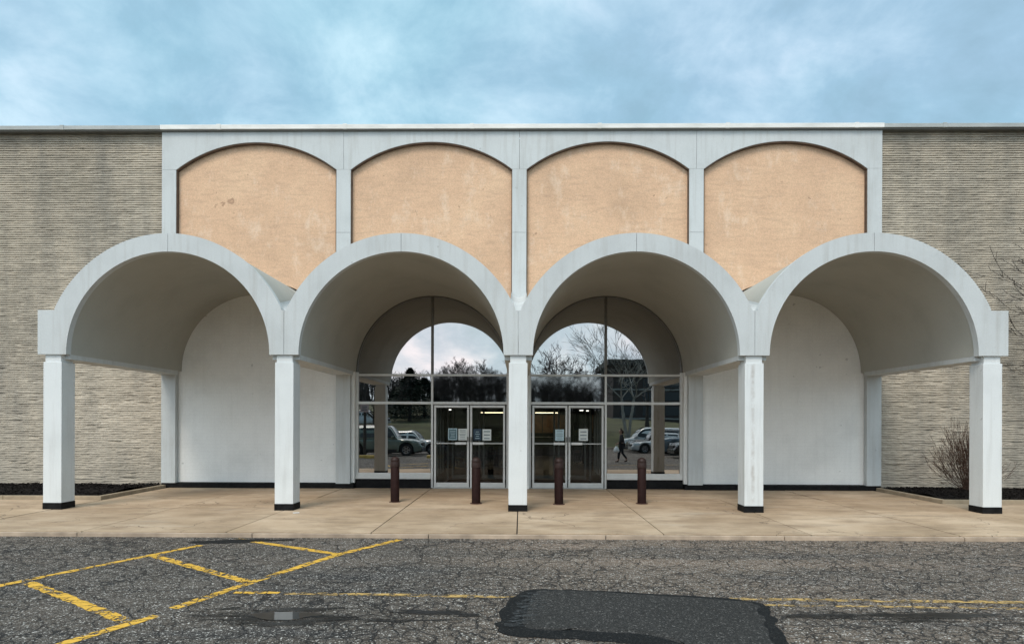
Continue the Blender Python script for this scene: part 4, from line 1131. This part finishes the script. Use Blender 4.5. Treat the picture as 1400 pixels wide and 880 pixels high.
def conifer(u, s_, ztop, label, seed, wdt=2.6):
    x, y = RX(u, s_); z = terr_z(x, y); h = ztop-z; t = thing('conifer_tree', label, 'tree', (x, y, z), 'conifers beyond the parking lot'); rr = random.Random(seed)
    MB().tube([(0, 0, -.5), (0, 0, h*.95)], [.25, .03], 7).build('trunk', M['bark'], t, fix=False)
    V = []; F = []
    for _ in range(9000):
        k = rr.random()**.8; zc_ = .08*h+k*h*.92; rmax = wdt*(1-k)**.85*(.85+.15*math.sin(k*34+rr.random()*2))
        a = rr.uniform(0, 6.283); r_ = rmax*math.sqrt(rr.uniform(.15, 1)); l = rr.uniform(.12, .30)
        c_ = Vector((r_*math.cos(a), r_*math.sin(a), zc_-r_*.15)); o_ = Vector((math.cos(a), math.sin(a), rr.uniform(-.4, .3)))*l
        s2 = Vector((-math.sin(a), math.cos(a), rr.uniform(-.4, .4)))*l*.35; i0 = len(V)
        V += [c_-s2, c_+s2, c_+o_]; F.append((i0, i0+1, i0+2))
    mesh_ob('crown', V, F, M['conifer'], t)
conifer(560, 13.5, 7.3, 'dark conifer reflected left of the left arch mullion', 31, 3.2)
conifer(580, 12.5, 6.7, 'shorter dark conifer reflected against the left arch mullion', 32, 3.4)
conifer(541, 12.5, 5.6, 'low dark conifer reflected at the left foot of the left arch', 33, 2.2)
# far wood as one mass of thin stems
wd = MB(); rr_ = random.Random(77)
for _ in range(2600):
    x = rr_.uniform(-75, 70); y = rr_.uniform(-98, -80)
    if x > 30 and rr_.random() < .35: continue
    z = terr_z(x, y); h = rr_.uniform(3.0, 5.4)*(1.0 if x < 24 else .8)
    wd.tube([(x, y, z-.2), (x+rr_.uniform(-.5, .5), y, z+h*.6), (x+rr_.uniform(-.9, .9), y, z+h)], [.12, .08, .02], 3, False)
    for q in range(6):
        a = rr_.uniform(0, 6.28); zz_ = z+h*rr_.uniform(.3, .95); l = rr_.uniform(.8, 1.8)
        wd.tube([(x, y, zz_), (x+l*math.cos(a)*.7, y+l*math.sin(a)*.7, zz_+l*.6)], [.05, .012], 3, False)
tag(wd.build('far_wood', M['farwood'], fix=False), 'brown mass of bare woodland along the far ridge in the reflections', 'woodland', kind='stuff')

# ------------------------------------------------------------------ people
def skin(name, nodes, edges, mat, parent=None, sub=2):
    me = bpy.data.meshes.new(name); me.from_pydata([n_[0] for n_ in nodes], edges, [])
    o = bpy.data.objects.new(name, me); COL.objects.link(o)
    sk = o.modifiers.new('skin', 'SKIN'); sk.use_smooth_shade = True
    for i, n_ in enumerate(nodes):
        r_ = n_[1]; me.skin_vertices[0].data[i].radius = (r_, r_) if isinstance(r_, (int, float)) else r_
    me.skin_vertices[0].data[0].use_root = True
    sb = o.modifiers.new('sub', 'SUBSURF'); sb.levels = sub; sb.render_levels = sub
    dg = bpy.context.evaluated_depsgraph_get(); new = bpy.data.meshes.new_from_object(o.evaluated_get(dg))
    o.modifiers.clear(); o.data = new; new.materials.clear(); new.materials.append(mat)
    new.polygons.foreach_set('use_smooth', [True]*len(new.polygons))
    if parent: o.parent = parent
    return o
skinm = simple('skin', (.42, .26, .19), .5, .05)
def person(x, y, z, rz, label, coat, trousers, hairc, h=1.66, stride=.28, bag=False):
    k = h/1.66
    t = thing('person', label, 'person', (x, y, z), None, rz)
    def S(p): return (p[0]*k, p[1]*k, p[2]*k)
    J = dict(pel=(0, 0, .90), waist=(0, 0, 1.04), chest=(.01, 0, 1.24), neck=(.03, 0, 1.40), head0=(.045, 0, 1.47), head1=(.055, 0, 1.56), head2=(.045, 0, 1.63),
             lh=(0, .09, .88), lk=(stride*.55, .09, .50), la=(stride*.75, .085, .09), lt=(stride*.75+.16, .09, .03),
             rh=(0, -.09, .88), rk=(-stride*.05, -.09, .47), ra=(-stride*1.1, -.085, .13), rt=(-stride*1.1+.13, -.09, .04),
             ls=(.0, .17, 1.35), le=(-.10, .22, 1.10), lw=(.02, .23, .88), lp=(.05, .23, .81),
             rs=(.0, -.17, 1.35), re=(.07, -.22, 1.10), rw=(.22, -.21, .95), rp=(.28, -.20, .91))
    Rd = dict(pel=(.13, .10), waist=(.11, .085), chest=(.14, .10), neck=.05, head0=.062, head1=.085, head2=.06, lh=.085, lk=.058, la=.038, lt=.03, rh=.085, rk=.058, ra=.038, rt=.03,
              ls=.055, le=.042, lw=.028, lp=.03, rs=.055, re=.042, rw=.028, rp=.03)
    names = list(J); idx = {n_: i for i, n_ in enumerate(names)}
    nodes = [(S(J[n_]), Rd[n_] if isinstance(Rd[n_], float) else Rd[n_]) for n_ in names]
    ed = [('pel', 'waist'), ('waist', 'chest'), ('chest', 'neck'), ('neck', 'head0'), ('head0', 'head1'), ('head1', 'head2'), ('pel', 'lh'), ('lh', 'lk'), ('lk', 'la'), ('la', 'lt'), ('pel', 'rh'), ('rh', 'rk'), ('rk', 'ra'), ('ra', 'rt'),
          ('chest', 'ls'), ('ls', 'le'), ('le', 'lw'), ('lw', 'lp'), ('chest', 'rs'), ('rs', 're'), ('re', 'rw'), ('rw', 'rp')]
    edges = [(idx[a], idx[b_]) for a, b_ in ed]
    for sd_, wr in (('l', 'lp'), ('r', 'rp')):      # five fingers
        c_ = J[wr]; dr_ = Vector(J[wr])-Vector(J[sd_+'w']); dr_.normalize()
        for q, (o_, ln) in enumerate(((-.028, .07), (-.010, .085), (.009, .08), (.027, .062))):
            p0 = Vector(c_)+Vector((o_, 0, 0)) if sd_ == 'l' else Vector(c_)+Vector((0, 0, o_))
            p1 = p0+dr_*ln*.55; p2 = p1+(dr_+Vector((-.3, 0, -.3))).normalized()*ln*.45
            a = len(nodes); nodes += [(S(p0+dr_*.02), .0095), (S(p1), .0085), (S(p2), .0075)]; edges += [(idx[wr], a), (a, a+1), (a+1, a+2)]
        p0 = Vector(c_)+Vector((.035, -.01, .01)); a = len(nodes); nodes += [(S(p0), .011), (S(p0+dr_*.04+Vector((.015, 0, 0))), .009)]; edges += [(idx[wr], a), (a, a+1)]
    skin('body', nodes, edges, skinm, t)
    cn = [(S((0, 0, .84)), (.17, .14)), (S((0, 0, 1.0)), (.145, .115)), (S((.01, 0, 1.22)), (.17, .13)), (S((.02, 0, 1.38)), (.10, .075)),
          (S(J['ls']), .075), (S(J['le']), .06), (S(Vector(J['lw'])+Vector((0, 0, .03))), .045), (S(J['rs']), .075), (S(J['re']), .06), (S(Vector(J['rw'])-Vector((.03, 0, -.01))), .045)]
    skin('coat', cn, [(0, 1), (1, 2), (2, 3), (2, 4), (4, 5), (5, 6), (2, 7), (7, 8), (8, 9)], coat, t)
    tn = [(S((0, 0, .93)), (.14, .11)), (S(J['lh']), .10), (S(J['lk']), .070), (S(Vector(J['la'])+Vector((0, 0, .05))), .052), (S(J['rh']), .10), (S(J['rk']), .070), (S(Vector(J['ra'])+Vector((0, 0, .05))), .052)]
    skin('trousers', tn, [(0, 1), (1, 2), (2, 3), (0, 4), (4, 5), (5, 6)], trousers, t)
    for a, b_ in (('la', 'lt'), ('ra', 'rt')):
        skin('shoe', [(S(Vector(J[a])+Vector((-.03, 0, -.045))), .042), (S(Vector(J[a])+Vector((.05, 0, -.05))), .042), (S(J[b_]), .036)], [(0, 1), (1, 2)], M['trim'], t, 1)
    hn = [(S((.0, 0, 1.62)), .07), (S((.04, 0, 1.635)), .078), (S((-.035, 0, 1.54)), .075), (S((-.05, 0, 1.43)), .055)]
    skin('hair', hn, [(0, 1), (0, 2), (2, 3)], hairc, t)
    f_ = MB()
    for s_ in (-1, 1): f_.lathe([(.010, 0), (.010, .01), (.004, .014)], 8, (S((.138, s_*.03, 1.555))[0], s_*.03*k, 1.55*k))
    f_.build('eye', M['trim'], t)
    skin('nose', [(S((.125, 0, 1.56)), .010), (S((.150, 0, 1.535)), .015), (S((.13, 0, 1.525)), .010)], [(0, 1), (1, 2)], skinm, t, 1)
    MB().box(.130*k, .142*k, -.025*k, .025*k, 1.493*k, 1.503*k, .003).build('mouth', simple('lips', (.35, .12, .10)), t)
    if bag:
        hw_ = S(J['rp'])
        o = thing('carrier_bag', 'full white carrier bag held by the walking woman', 'bag', (x, y, z), None, rz)
        skin('bag_body', [((hw_[0]+.02, hw_[1]-.03, hw_[2]-.08), .05), ((hw_[0]+.03, hw_[1]-.04, hw_[2]-.26), .16), ((hw_[0]+.03, hw_[1]-.04, hw_[2]-.42), .15)], [(0, 1), (1, 2)], M['label'], o, 2)
        MB().tube([(hw_[0]-.03, hw_[1]-.03, hw_[2]-.10), (hw_[0]+.0, hw_[1]-.0, hw_[2]-.015), (hw_[0]+.06, hw_[1]-.03, hw_[2]-.10)], [.008]*3, 5).build('bag_handle', M['label'], o)
    return t
dk = simple('dark_coat', (.028, .026, .028), .85, .4, 8); jn = simple('dark_trousers', (.018, .02, .026), .9); hr = simple('brown_hair', (.07, .035, .02), .7)
wx, wy = RX(850, 28.5)
person(wx, wy, ZA, math.pi, 'woman in dark coat and leggings walking with a white bag', dk, jn, hr, 1.58, .22, True)
person(2.95, 15.0, 0, math.pi*.97, 'dark clothed shopper walking inside the store beyond the right doors', dk, jn, simple('black_hair', (.02, .018, .015)), 1.72, .36)
